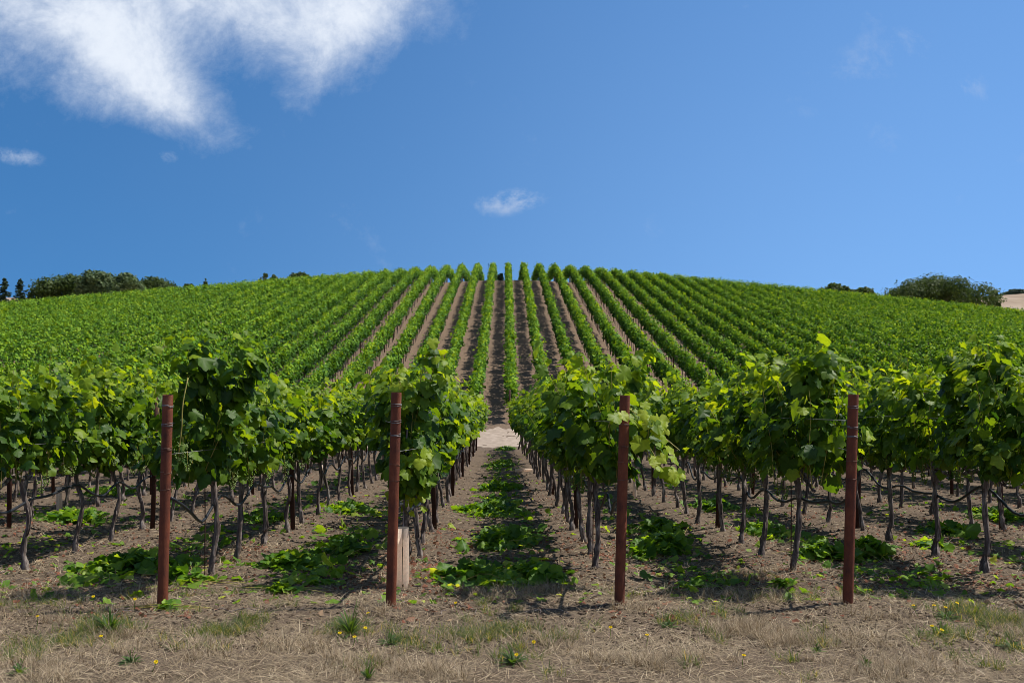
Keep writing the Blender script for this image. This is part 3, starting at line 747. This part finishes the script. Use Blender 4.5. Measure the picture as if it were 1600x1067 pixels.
for j in range(-42, 43):
    g = hill_row(j, rh)
    if g is None: continue
    V, Fq, tint, y0 = g
    if abs(j) <= NAMED:
        X0 = hill_row_x(j, y0); e = bpy.data.objects.new('vine_row', None); COL.objects.link(e)
        e.location = (X0, y0, float(gz(X0, y0)))
        off = np.array(e.location)
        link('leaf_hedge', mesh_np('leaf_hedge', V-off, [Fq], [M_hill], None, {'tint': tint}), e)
        mb = MB(); hill_trunks(mb, j, rh, y0); 
        mb.v = [q-off for q in mb.v]
        t = link('trunk_line', mb.mesh('trunk_line', [M_bark, M_rustdark], True), e)
        t['kind'] = 'stuff'
        if j == 0: lab = 'straight vertical vine row climbing the middle of the hill to the crest'
        else: lab = f'clipped vine row on the hill, {ORD[abs(j)]} one {"left" if j < 0 else "right"} of the straight middle row'
        tag(e, lab, 'vine row', 'vine rows climbing the hill')
    else:
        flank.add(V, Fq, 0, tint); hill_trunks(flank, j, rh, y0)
        for q in range(len(flank.order)-1, -1, -1):
            pass
# re-map: leaves slot 0, bark slot 1, posts slot 2
fo = []
for f_, mi, t in flank.order:
    leaf = len(f_) > 400
    fo.append((f_, 0 if leaf else 1+mi, t))
flank.order = fo
tag(link('hillside_vines', flank.mesh('hillside_vines', [M_hill, M_bark, M_rustdark])), 'outer vine rows blending into a green mass on both flanks of the hill', 'vines', kind='stuff')
mb = MB(); add_tube(mb, [(0, 0, -.2), (0, 0, 1), (0, 0, 2.05)], .05, 10, r=rh); hp = mb.mesh('hill_post', [M_rustdark], True)
for j, lab in ((-1, 'dark rusty post at the foot of the hill row left of the aisle'), (0, 'dark rusty post at the foot of the middle hill row')):
    y = 59.3+.8*math.sin(j*.9); x = hill_row_x(j, y)
    tag(link('hill_post', hp, None, (x+(.28 if j else -.1), y, float(gz(x, y)))), lab, 'post', 'posts at the foot of the hill rows')

# ------------------------------------------------------------------ trees behind the hill
def crown_points(r, blobs, n, shell=.55):
    P, Nn = [], []
    vol = np.array([b[3]*b[4]*b[5] for b in blobs])**.67; cnt = (n*vol/vol.sum()).astype(int)
    for (cx, cy, cz, rx, ry, rz), c in zip(blobs, cnt):
        d = norm(r.normal(0, 1, (c, 3))); q = (shell+(1-shell)*r.random(c))
        bump = 1+.12*np.sin(d[:, 0]*7+cx)*np.sin(d[:, 1]*6+cz)+.10*np.sin(d[:, 2]*11+cy)+.035*r.normal(0, 1, c)
        P.append(np.array([cx, cy, cz])+d*(q*bump)[:, None]*np.array([rx, ry, rz])); Nn.append(d)
    return np.concatenate(P), np.concatenate(Nn)
def tree(name, label, x, ytop, D, wpx, hpx, material, seed, style='oak', lean=0, n=None, leaf=.42, group='trees behind the hill', zb=None):
    """x, ytop: top centre in the photo; D: distance; wpx/hpx: visible crown size in photo pixels"""
    r = np.random.default_rng(seed)
    X = (x-800)/F*D; ztop = (533-ytop)/F*D; w = wpx/F*D; h = hpx/F*D
    base = zb if zb is not None else min(float(gz(X, D)), ztop-h*1.15)
    H = ztop-base
    e = bpy.data.objects.new(name, None); COL.objects.link(e); e.location = (X, D, base)
    mb = MB(); tb = MB()
    if style == 'oak':
        blobs = []; m = 16
        for q in range(m):
            a = r.uniform(-1, 1); 
            dome = math.sqrt(max(0, 1-a*a*.9))
            cz = H-h*(.1+.5*r.random())
            rad = w*(.13+.09*r.random())
            cz = min(cz, H-rad*.8-(1-math.sqrt(max(0, 1-a*a)))*h*1.05)
            blobs.append((a*w*.40, r.normal(0, w*.16), cz, rad, rad, rad*.78))
        for q in range(5):
            a = -.7+.35*q; blobs.append((a*w*.40, 0, H-h*(.58+.25*a*a), w*.17, w*.17, h*.34))
        k = n or int(6000+w*w*22)
        P, Nn = crown_points(r, blobs, k)
        for q in range(7):
            b = blobs[r.integers(len(blobs))]
            add_tube(tb, curve([(0, 0, H*.1), (b[0]*.4, b[1]*.4, (H-h)*.6+b[2]*.3), (b[0], b[1], b[2])], 7), np.linspace(.3, .06, 7)*w/18, 6, .08, r=r)
        add_tube(tb, curve([(0, 0, -.5), (.1*w*.1, 0, H*.2), (0, 0, H*.55)], 7), np.linspace(.45, .28, 7)*w/18, 8, .08, r=r)
    elif style == 'cone':
        P, Nn = [], []
        for q in range(24):
            t = q/23; zc = H*(.18+.80*t); L = w*.62*(1-t)**.7+.2
            for s in range(5):
                a = r.uniform(0, 6.28); m = int(60*(1-t*.6)); u = r.random(m)
                d = np.array([math.cos(a), math.sin(a), 0])
                pp = np.array([0, 0, zc])+d*(u*L)[:, None]+np.stack([r.normal(0, .12, m), r.normal(0, .12, m), -.25*u*L+r.normal(0, .12, m)], 1)
                P.append(pp); Nn.append(np.tile(d*.3+[0, 0, 1], (m, 1)))
        P, Nn = np.concatenate(P), np.concatenate(Nn)
        add_tube(tb, [(0, 0, -.3), (0, 0, H*.5), (0, 0, H*.97)], [.22, .14, .03], 7, r=r)
    else:                                         # sprig: open, wispy crown
        br = [(r.uniform(-.42, .42)*w, r.normal(0, w*.15), H-h*r.uniform(.08, .5)) for q in range(7)]
        blobs = []
        for bx_, by_, bz_ in br:
            for q in range(5):
                t_ = r.uniform(.2, 1); rad = w*r.uniform(.045, .10)*(1.15-.45*t_)
                blobs.append((bx_*t_+r.normal(0, w*.035), by_*t_, (H-h*1.3)*(1-t_)+bz_*t_-rad, rad, rad, rad*r.uniform(.8, 1.3)))
        P, Nn = crown_points(r, blobs, n or 1500, .15)
        for b in blobs[::2]:
            add_tube(tb, curve([(0, 0, -.4), (b[0]*.3, b[1]*.3, (H-h)*.6+b[2]*.3), (b[0], b[1], b[2]+b[5]*.7)], 6), np.linspace(.14, .03, 6), 5, r=r)
    m = len(P)
    nn = norm(Nn+r.normal(0, .6, (m, 3))+[0, 0, .25]); tp = r.normal(0, 1, (m, 3)); tp = norm(tp-(tp*nn).sum(1, keepdims=True)*nn); sx = np.cross(tp, nn)
    s = leaf*r.lognormal(0, .3, m)[:, None]
    V = np.stack([P-tp*s*.5, P+sx*s*.4, P+tp*s*.5, P-sx*s*.4], 1).reshape(-1, 3)
    mb.add(V, np.arange(m)[:, None]*4+np.arange(4)[None], 0, np.clip(.42+.22*r.normal(0, 1, m), 0, 1))
    link('crown', mb.mesh('crown', [material]), e); link('trunk', tb.mesh('trunk', [M_wood], True), e)
    return tag(e, label, 'tree', group)
tree('conifer_tree', 'thin dark conifer at the far left edge of the skyline', 8, 434, 215, 34, 38, M_pine, 1, 'cone')
tree('conifer_tree', 'pair of feathery conifer tops between the edge conifer and dark oak', 32, 436, 220, 40, 36, M_pine, 2, 'cone')
e = tree('oak_tree', 'dark olive dome shaped oak on the left skyline', 98, 421, 225, 104, 62, M_oak, 3)
tree('grey_leaved_tree', 'tallest pale grey green tree in the left skyline clump', 150, 417, 205, 72, 54, M_grey, 4, leaf=.5)
tree('grey_leaved_tree', 'lower pale grey green tree at the right of the left clump', 196, 425, 208, 66, 44, M_grey, 5, leaf=.48)
tree('oak_tree', 'low dark oak sloping down right of the grey green trees', 240, 431, 230, 78, 34, M_oak, 6)
tree('shrub_tree', 'wispy bush peeking over the left skyline beside the low oak', 298, 437, 190, 30, 14, M_oak, 7, 'sprig')
tree('shrub_tree', 'slender sprig rising alone above the left skyline', 322, 430, 170, 13, 22, M_oak, 8, 'sprig', n=420, leaf=.34)
tree('grey_leaved_tree', 'pale tree top peeking over the vines left of the middle rows', 418, 423, 185, 36, 18, M_grey, 9, 'sprig', n=1200)
tree('oak_tree', 'low dark tree top just above the vines left of the crest', 470, 425, 200, 54, 22, M_oak, 10)
tree('shrub_tree', 'small dark bush seen through the middle rows at the crest', 782, 425, 160, 12, 13, M_blue, 11, 'sprig')
tree('shrub_tree', 'dark bush on the right skyline farther from the big oak', 1306, 442, 178, 62, 24, M_oak, 12)
tree('shrub_tree', 'dark bush on the right skyline nearer the big oak', 1346, 449, 180, 48, 20, M_oak, 13)
tree('oak_tree', 'big broad dark oak spreading on the right skyline', 1452, 428, 200, 166, 62, M_oak, 14, n=60000, leaf=.32)
tree('shrub_tree', 'sparse scrub at the right foot of the big oak', 1548, 449, 195, 34, 20, M_oak, 15, 'sprig', n=900)
tree('distant_tree', 'hazy blue green tree on the golden hill at far right', 1586, 450, 330, 34, 14, M_blue, 16, group='trees behind the hill')
tree('shrub_tree', 'small scrubby bush before the golden hill at far right', 1561, 464, 170, 14, 14, M_oak, 17, 'sprig', n=420, leaf=.3)

# ------------------------------------------------------------------ ground litter
def pile_mesh(r, w, d, h, n, size=.12):
    x = r.normal(0, .42, n)*w; y = r.normal(0, .42, n)*d
    q = np.exp(-((x/w)**2+(y/d)**2)*1.6); z = .015+h*q*r.random(n)
    pos = np.stack([x, y, z], 1)
    a = r.uniform(0, 6.28, n); nr = np.stack([.5*np.cos(a), .5*np.sin(a), np.full(n, .8)], 1)+r.normal(0, .25, (n, 3))
    tp = np.stack([-np.sin(a), np.cos(a), r.normal(0, .3, n)], 1)
    mb = MB(); add_leaves(mb, pos, nr, tp, size*r.lognormal(0, .25, n), .33+.2*r.normal(0, 1, n)+.12*(z/h), 0, r, curl=1.3)
    for q in range(4+n//30):
        x0 = r.normal(0, .4)*w; y0 = r.normal(0, .3)*d; a = r.uniform(-.6, .6)+(0 if r.random() < .7 else 1.5); L = r.uniform(.2, .5)
        P = np.array([(x0-L*math.cos(a), y0-L*math.sin(a), .02), (x0, y0, .02+h*.6*r.random()), (x0+L*math.cos(a), y0+L*math.sin(a), .02)])
        add_tube(mb, curve(P, 6), .0035, 4, mi=1, r=r)
    return mb.mesh('leaf_pile', [M_litter, M_shoot])
rp = np.random.default_rng(55)
def pile(x, y, wpx, dm, h, n, label):
    X, Y = pix(x, y); w = wpx/F*Y/2
    o = link('leaf_pile', pile_mesh(rp, w, dm, h, n), None, (X, Y, float(gz(X, Y))))
    tag(o, label, 'leaf pile', 'piles of pruned vine leaves on the soil')
pile(735, 905, 130, .34, .20, 120, 'nearest green leaf pile in the centre aisle, left half')
pile(835, 908, 110, .34, .18, 95, 'green leaf pile in the centre aisle touching the nearest one on its right')
pile(790, 852, 130, .55, .20, 130, 'second leaf pile up the centre aisle from the camera')
pile(770, 800, 110, .9, .18, 130, 'long leaf pile in the middle of the centre aisle')
pile(730, 798, 50, .5, .10, 45, 'small bright leaf scatter at the left of the centre aisle')
pile(778, 765, 66, .95, .16, 230, 'leaf pile far up the centre aisle in the row shadow')
pile(785, 728, 44, 1.2, .16, 240, 'leaf strip near the far end of the centre aisle')
pile(790, 703, 34, 1.0, .14, 170, 'last leaf strip beside the dirt track at the aisle end')
pile(215, 893, 200, .45, .22, 210, 'broad dark leaf pile left of the leftmost rusty pipe post')
pile(300, 912, 90, .18, .12, 34, 'low leaf pile right of the leftmost post below the first trunk')
pile(262, 951, 46, .10, .06, 12, 'few bright leaves at the foot of the leftmost rusty pipe post')
pile(455, 887, 130, .4, .18, 110, 'leaf pile midway between the two left pipe posts')
pile(535, 865, 80, .5, .18, 80, 'dark leaf pile left of the second rusty pipe post')
pile(446, 926, 56, .14, .08, 20, 'small pale leaf cluster in front of the pile between left posts')
pile(540, 800, 80, .6, .15, 130, 'far leaf pile in the aisle left of the second pipe post')
pile(1040, 862, 120, .5, .24, 130, 'dark leaf mound right of the third rusty pipe post')
pile(1000, 868, 50, .2, .12, 26, 'bright leaf cluster directly right of the third pipe post')
pile(1030, 832, 100, .7, .2, 100, 'shaded leaf pile behind the mound right of the third post')
pile(1285, 872, 100, .35, .2, 90, 'bright leaf pile at the left of the rightmost pipe post')
pile(1360, 868, 70, .35, .24, 70, 'dark broad leaf pile at the right of the rightmost pipe post')
pile(1225, 918, 26, .07, .06, 14, 'few flat bright leaves on the soil left of the rightmost post')
pile(1110, 795, 80, .6, .16, 140, 'leaf pile far back between third and rightmost pipe posts')
pile(1190, 835, 90, .5, .16, 70, 'leaf pile midway back between third and rightmost pipe posts')
pile(1480, 835, 90, .5, .18, 80, 'leaf pile right of the rightmost post between back trunks')
pile(1455, 862, 50, .25, .10, 26, 'small bright leaf scatter right of the rightmost post')
pile(1560, 812, 90, .6, .16, 150, 'leaf pile at the right edge behind the trunks')
pile(110, 815, 130, .6, .16, 190, 'leaf pile at far left behind the front trunks')
pile(170, 770, 110, .9, .14, 240, 'far back leaf strip left of the leftmost pipe post')
pile(410, 815, 80, .7, .16, 70, 'leaf pile back between trunks right of the leftmost post')

# loose green leaves, dead leaves, straw, clods
def scatter(n, r, y0, y1, power=1.0, mar=1.08):
    """points on the near field inside the picture, denser towards the camera"""
    u = r.random(n); inv = 1/y1+(1/y0-1/y1)*u**power
    Y = 1/inv; X = (r.random(n)*2-1)*Y*800/F*mar
    return X, Y
def flat_leaves(name, n, material, size, label, seed, y0, y1, lod, power=1.0, mask=None, lift=.02, cat='leaves', cmean=.5):
    r = np.random.default_rng(seed); X, Y = scatter(n, r, y0, y1, power)
    if mask is not None: k = mask(X, Y, r); X, Y = X[k], Y[k]
    m = len(X); pos = np.stack([X, Y, gz(X, Y)+lift*r.random(m)+.008], 1)
    mb = MB(); add_leaves(mb, pos, np.array([0, 0, 1.])+r.normal(0, .38, (m, 3)), r.normal(0, 1, (m, 3)), size*r.lognormal(0, .35, m), cmean+.24*r.normal(0, 1, m), lod, r, curl=1.2)
    return tag(link(name, mb.mesh(name, [material])), label, cat, kind='stuff')
def rowd(X, Y):
    d = (X-near_row_x(0, Y))/SP; return np.abs(d-np.floor(d)-.5)*SP     # distance from the aisle middle
flat_leaves('loose_leaves', 9000, M_litter, .07, 'loose green vine leaves dropped over the soil', 71, 9.4, 44, 0, .8,
            lambda X, Y, r: r.random(len(X)) < np.where(Y < 10.3, .18, np.clip(.14+.9*np.exp(-(rowd(X, Y)/.36)**2)*(.35+.65*np.sin(Y*1.7+X*2)**2), 0, 1)))
r = np.random.default_rng(73); n = 2600
Y = 1/(1/44+(1/10.3-1/44)*r.random(n)**.8); k = r.random(n) < .45+.55*np.sin(Y*1.9+.6*np.sin(Y*.7)); Y = Y[k]; n = len(Y)
ka = r.choice([0, 0, 0, 0, -1, 1, -2, 2], n)
X = near_row_x(.52+ka, Y)+r.normal(0, .26, n)
mb = MB(); add_leaves(mb, np.stack([X, Y, gz(X, Y)+.015+.07*r.random(n)], 1), np.array([0, 0, 1.])+r.normal(0, .4, (n, 3)), r.normal(0, 1, (n, 3)), .10*r.lognormal(0, .3, n), .5+.22*r.normal(0, 1, n), 0, r, curl=1.2)
tag(link('leaf_strip', mb.mesh('leaf_strip', [M_litter])), 'broken strips of green cut leaves along the aisle middles', 'leaves', kind='stuff')
flat_leaves('dead_leaves', 22000, M_dead, .027, 'reddish brown dead leaves scattered under the vines', 72, 8.6, 40, 1, .8,
            lambda X, Y, r: r.random(len(X)) < np.where(Y<10, .2, 1)*(.25+.7*(np.sin(X*1.7+Y*.9)*np.sin(Y*.7-X*.4) > 0)*(rowd(X, Y) > .3)))
def blades(name, X, Y, L, wd, lay, material, tint, label, cat, seed, bend=.5):
    r = np.random.default_rng(seed); n = len(X); z = gz(X, Y)
    a = r.uniform(0, 6.28, n); el = lay
    d = np.stack([np.cos(a)*np.cos(el), np.sin(a)*np.cos(el), np.sin(el)], 1)
    side = np.stack([-np.sin(a), np.cos(a), r.normal(0, .3, n)], 1)*wd[:, None]*.5
    b0 = np.stack([X, Y, z-.004+.012*r.random(n)*(el < .4)], 1); mid = b0+d*L[:, None]*.5
    tipd = d+np.stack([np.cos(a), np.sin(a), -np.full(n, bend)*np.sin(el)*1.2], 1)*.35+r.normal(0, .12, (n, 3))
    tp = mid+tipd*L[:, None]*.45; tp[:, 2] = np.maximum(tp[:, 2], z+.004)
    V = np.stack([b0-side, b0+side, mid+side*.85, mid-side*.85, tp+side*.15, tp-side*.15], 1).reshape(-1, 3)
    base = np.arange(n)[:, None]*6
    f = np.concatenate([base+np.array([[0, 1, 2, 3]]), base+np.array([[3, 2, 4, 5]])])
    me = mesh_np(name, V, [f], [material], None, {'tint': np.clip(np.concatenate([tint, tint]), 0, 1)})
    return tag(link(name, me), label, cat, kind='stuff')
r = np.random.default_rng(81)
X, Y = scatter(80000, r, 5.8, 10.6, 1.0); n = len(X)
patch = .5+.5*np.sin(X*1.9+1.3*np.sin(Y*2.1))*np.sin(Y*2.6+X*.7)
k = r.random(n) < (.4+.6*patch)*np.where(Y > 9.3, np.clip(1-(Y-9.3)/1.6, .2, 1), 1); X, Y = X[k], Y[k]; n = len(X)
blades('dry_grass', X, Y, r.uniform(.05, .17, n), r.uniform(.002, .005, n), np.abs(r.normal(0, .24, n)), M_straw, .55+.3*r.normal(0, 1, n), 'matted dry straw covering the foreground soil', 'dry grass', 82)
X, Y = scatter(70000, r, 9.4, 38, .75); n = len(X)
k = r.random(n) < .35+.5*(np.sin(X*2.3+Y)*np.sin(Y*1.1-X*.8)*.5+.5); X, Y = X[k], Y[k]; n = len(X)
blades('straw_litter', X, Y, r.uniform(.06, .2, n), r.uniform(.003, .006, n)*np.sqrt(Y/10), np.abs(r.normal(0, .2, n)), M_straw, .45+.32*r.normal(0, 1, n), 'thin straw and twig litter lying between the rows', 'straw', 83)
# standing dry tufts and green grass patches at the places the photo shows them
def patch_pts(lst, r, per=15):
    """tufts of grass: each tuft is a knot of blades"""
    Xs, Ys = [], []
    for x, y, wpx, dm, n in lst:
        m = max(3, n//per); X0, Y0 = pix(x, y)
        cx = X0+r.normal(0, .5, m)*wpx/F*Y0/2; cy = Y0+r.normal(0, .5, m)*dm
        k = np.repeat(np.arange(m), (per*r.uniform(.3, 1.7, m)).astype(int)+1); q = len(k)
        Xs.append(cx[k]+r.normal(0, .016, q)); Ys.append(cy[k]+r.normal(0, .016, q))
    return np.concatenate(Xs), np.concatenate(Ys)
X, Y = patch_pts([(1160, 980, 130, .3, 1500), (1230, 1000, 140, .3, 900), (760, 925, 150, .2, 700), (870, 925, 120, .2, 700), (1150, 930, 130, .3, 900), (1190, 905, 120, .3, 700),
                  *[(a_, b_, 110, .2, 260) for a_, b_ in zip(np.random.default_rng(6).uniform(0, 1600, 30), np.random.default_rng(7).uniform(930, 1060, 30))],
                  (470, 1010, 160, .3, 700), (60, 1040, 200, .3, 700), (980, 1040, 200, .25, 600), (1400, 1045, 260, .3, 900), (230, 925, 160, .25, 600), (60, 930, 150, .3, 700), (640, 1050, 200, .2, 600)], r); n = len(X)
blades('dry_grass_tufts', X, Y, r.uniform(.05, .17, n), r.uniform(.002, .004, n), r.uniform(.4, 1.35, n), M_straw, .55+.25*r.normal(0, 1, n), 'standing pale dry grass tufts in the foreground', 'dry grass', 84)
X, Y = patch_pts([(350, 990, 100, .25, 900), (390, 975, 60, .2, 400), (160, 980, 130, .25, 900), (105, 1000, 140, .3, 800), (30, 1020, 100, .3, 500), (540, 985, 90, .25, 700), (740, 995, 120, .22, 900), (790, 985, 100, .2, 500),
                  (1560, 970, 130, .35, 1500), (1510, 955, 90, .3, 700), (1470, 1000, 90, .2, 350), (1120, 960, 120, .2, 300), (1280, 1005, 60, .15, 200), (640, 1000, 80, .2, 350), (870, 1000, 70, .2, 250), (1050, 970, 70, .15, 260),
                  *[(a_, b_, 60, .12, 60) for a_, b_ in zip(np.random.default_rng(4).uniform(0, 1600, 46), np.random.default_rng(5).uniform(925, 1060, 46))],
                  (1580, 1010, 90, .2, 300), (700, 1015, 160, .2, 250), (60, 950, 120, .3, 350), (1340, 930, 90, .3, 200), (1230, 935, 160, .35, 380), (1150, 905, 120, .4, 300)], r); n = len(X)
blades('green_grass', X, Y, r.uniform(.04, .17, n), r.uniform(.0025, .005, n), r.uniform(.25, 1.3, n), M_grass, .5+.33*r.normal(0, 1, n), 'patchy green grass growing through the dry foreground', 'grass', 85)
r = np.random.default_rng(88); mb = MB()
X, Y = scatter(420, r, 8.9, 26, .8)
for a_, b_ in zip(X, Y):
    t_ = r.uniform(0, 6.28); L = r.uniform(.06, .28); z = float(gz(a_, b_))
    d_ = np.array([math.cos(t_), math.sin(t_), 0])
    add_tube(mb, [np.array([a_, b_, z+.008])-d_*L/2, np.array([a_, b_, z+.02+.02*r.random()])+np.array([-d_[1], d_[0], 0])*r.normal(0, .02), np.array([a_, b_, z+.01])+d_*L/2], r.uniform(.002, .005), 4, r=r, tint=.5, cap=False)
tag(link('fallen_twigs', mb.mesh('fallen_twigs', [M_bark])), 'dry brown twigs and cane pieces strewn on the soil', 'twigs', kind='stuff')
# clods
r = np.random.default_rng(91); X, Y = scatter(15000, r, 7.5, 30, .8); n = len(X); s = r.uniform(.006, .022, n)*np.sqrt(Y/10)
o8 = np.array([(1, 0, 0), (-1, 0, 0), (0, 1, 0), (0, -1, 0), (0, 0, .7), (0, 0, -.7)], float)
V = np.stack([X, Y, gz(X, Y)+s*.3], 1)[:, None]+o8[None]*s[:, None, None]*(1+.3*r.normal(0, 1, (n, 6, 1)))
f = np.array([(0, 2, 4), (2, 1, 4), (1, 3, 4), (3, 0, 4), (2, 0, 5), (1, 2, 5), (3, 1, 5), (0, 3, 5)])[None]+(np.arange(n)*6)[:, None, None]
tag(link('soil_clods', mesh_np('soil_clods', V.reshape(-1, 3), [f.reshape(-1, 3)], [M_soil])), 'small crumbly clods of soil between the rows', 'clods', kind='stuff')

# ------------------------------------------------------------------ weeds and dandelions
def weed(x, y, h, n, label, upright=.7, wid=.02):
    X, Y = pix(x, y); r = np.random.default_rng(int(x*7+y)); mb = MB()
    for q in range(n):
        a = r.uniform(0, 6.28); L = h*r.uniform(.5, 1.1); el = r.normal(upright, .25)
        d = np.array([math.cos(a)*math.cos(el), math.sin(a)*math.cos(el), math.sin(el)]); s = np.array([-math.sin(a), math.cos(a), 0])
        b = d*r.uniform(0, .25)*L; prof = [(0, .25), (.3, .8), (.6, 1), (.85, .6), (1, .05)]
        vv = []
        for t, w in prof:
            c = b+d*L*t-np.array([0, 0, .35*L*t*t]); c[2] = max(c[2], .01); vv += [c-s*w*wid/2, c+s*w*wid/2]
        f = [(2*i, 2*i+1, 2*i+3, 2*i+2) for i in range(4)]
        mb.add(vv, f, 0, np.clip(.5+.25*r.normal(), 0, 1))
    for q in range(3):
        a = r.uniform(0, 6.28); add_tube(mb, [(0, 0, 0), (.1*h*math.cos(a), .1*h*math.sin(a), h*.6), (.3*h*math.cos(a), .3*h*math.sin(a), h*1.1)], .002, 4, 0, tint=.6, r=r)
    tag(link('weed', mb.mesh('weed', [M_weed]), None, (X, Y, float(gz(X, Y)))), label, 'weed', 'green weeds in the dry foreground')
weed(610, 1003, .12, 60, 'low dark green rosette weed in front of the second pipe post', .5, .022)
weed(801, 1042, .14, 55, 'weed at bottom centre with a dandelion above it', .8, .02)
weed(548, 992, .26, 70, 'tall leafy weed clump left of the second post foreground', 1.0, .014)
weed(172, 985, .22, 80, 'dense green weed left of the leftmost post foreground', .9, .014)
weed(205, 1040, .10, 45, 'low spiky weed near bottom left corner area', .6, .016)
weed(1045, 978, .10, 45, 'small weed in front and right of the third pipe post', .6, .016)
weed(1470, 995, .14, 55, 'weed under two dandelions at lower right', .6, .016)
weed(1352, 1040, .08, 30, 'tiny weed at bottom right below the rightmost post', .8, .02)
weed(1275, 1022, .07, 30, 'small tuft weed low and left of the rightmost post', .8, .014)
weed(575, 1060, .12, 30, 'slender weed at the bottom edge left of centre', 1.1, .014)
weed(1580, 1015, .12, 50, 'weed at the lower right edge of the picture', .7, .018)
weed(30, 1055, .10, 40, 'weed in the bottom left corner', .7, .016)
weed(1480, 965, .14, 60, 'weed below the pair of dandelions right of the rightmost post', .5, .016)
rd = np.random.default_rng(99)
def dandelion(x, y, label, h=.13):
    X, Y = pix(x, y+h*F/9/1.0*.9) if y+h*F/9*.9 < 1066 else pix(x, y+14)
    # y is the flower head in the photo: find the ground point whose head lands there
    Y = Y; z = float(gz(X, Y)); zt = (533-y)/F*Y
    h = max(.05, zt-z); X = (x-800)/F*Y
    e = bpy.data.objects.new('dandelion', None); COL.objects.link(e); e.location = (X, Y, z)
    mb = MB(); add_tube(mb, curve([(rd.normal(0, .02), 0, 0), (rd.normal(0, .01), 0, h*.5), (0, 0, h)], 6), .0022, 5, r=rd, tint=.7); link('stalk', mb.mesh('stalk', [M_weed], True), e)
    mb = MB()
    for ring, (rad, nn, lift) in enumerate(((.015, 18, .004), (.010, 14, .008), (.0055, 9, .010))):
        for q in range(nn):
            a = q/nn*6.283+ring*.2; d = np.array([math.cos(a), math.sin(a), 0]); s = np.array([-math.sin(a), math.cos(a), 0])*.0028
            mb.add([d*.001-s*.5, d*.001+s*.5, d*rad+s+[0, 0, lift], d*rad-s+[0, 0, lift]], [(0, 1, 2, 3)], 0, rd.random())
    o = link('flower_head', mb.mesh('flower_head', [M_petal]), e, (0, 0, h)); o.rotation_euler = (rd.normal(.35, .15), rd.normal(0, .2), 0)
    tag(e, label, 'dandelion', 'yellow dandelion flowers in the foreground')
for x, y, lab in [(211, 935, 'yellow dandelion just left of the leftmost pipe post foot'), (146, 931, 'small dandelion farther left of the leftmost post'), (59, 962, 'leftmost yellow dandelion in the foreground'),
                  (158, 993, 'dandelion in the dense green weed at lower left'), (244, 1033, 'dandelion low in the picture below the leftmost post'), (531, 988, 'left dandelion of the tall weed clump left of second post'),
                  (575, 957, 'topmost dandelion above the tall weed clump'), (571, 980, 'middle dandelion at right of the tall weed clump'), (554, 994, 'lowest dandelion in the tall weed clump'),
                  (712, 941, 'small orange yellow dandelion right of the second post'), (834, 1002, 'dandelion right of centre in the foreground grass'), (807, 1022, 'dandelion over the weed at bottom centre'),
                  (954, 979, 'dandelion just left below the third post foot'), (1011, 991, 'dandelion right below the third post foot'), (1427, 945, 'left one of the upper dandelions right of the rightmost post'),
                  (1459, 945, 'bright upper dandelion second from left, right of the rightmost post'), (1477, 948, 'small dandelion hugging the bright upper one on its right'), (1495, 941, 'highest dandelion far right of the rightmost post'),
                  (1456, 977, 'left one of the two low dandelions at right'), (1471, 983, 'right one of the two low dandelions at right'), (1162, 1023, 'lone dandelion low between third and rightmost posts')]:
    dandelion(x, y, lab)
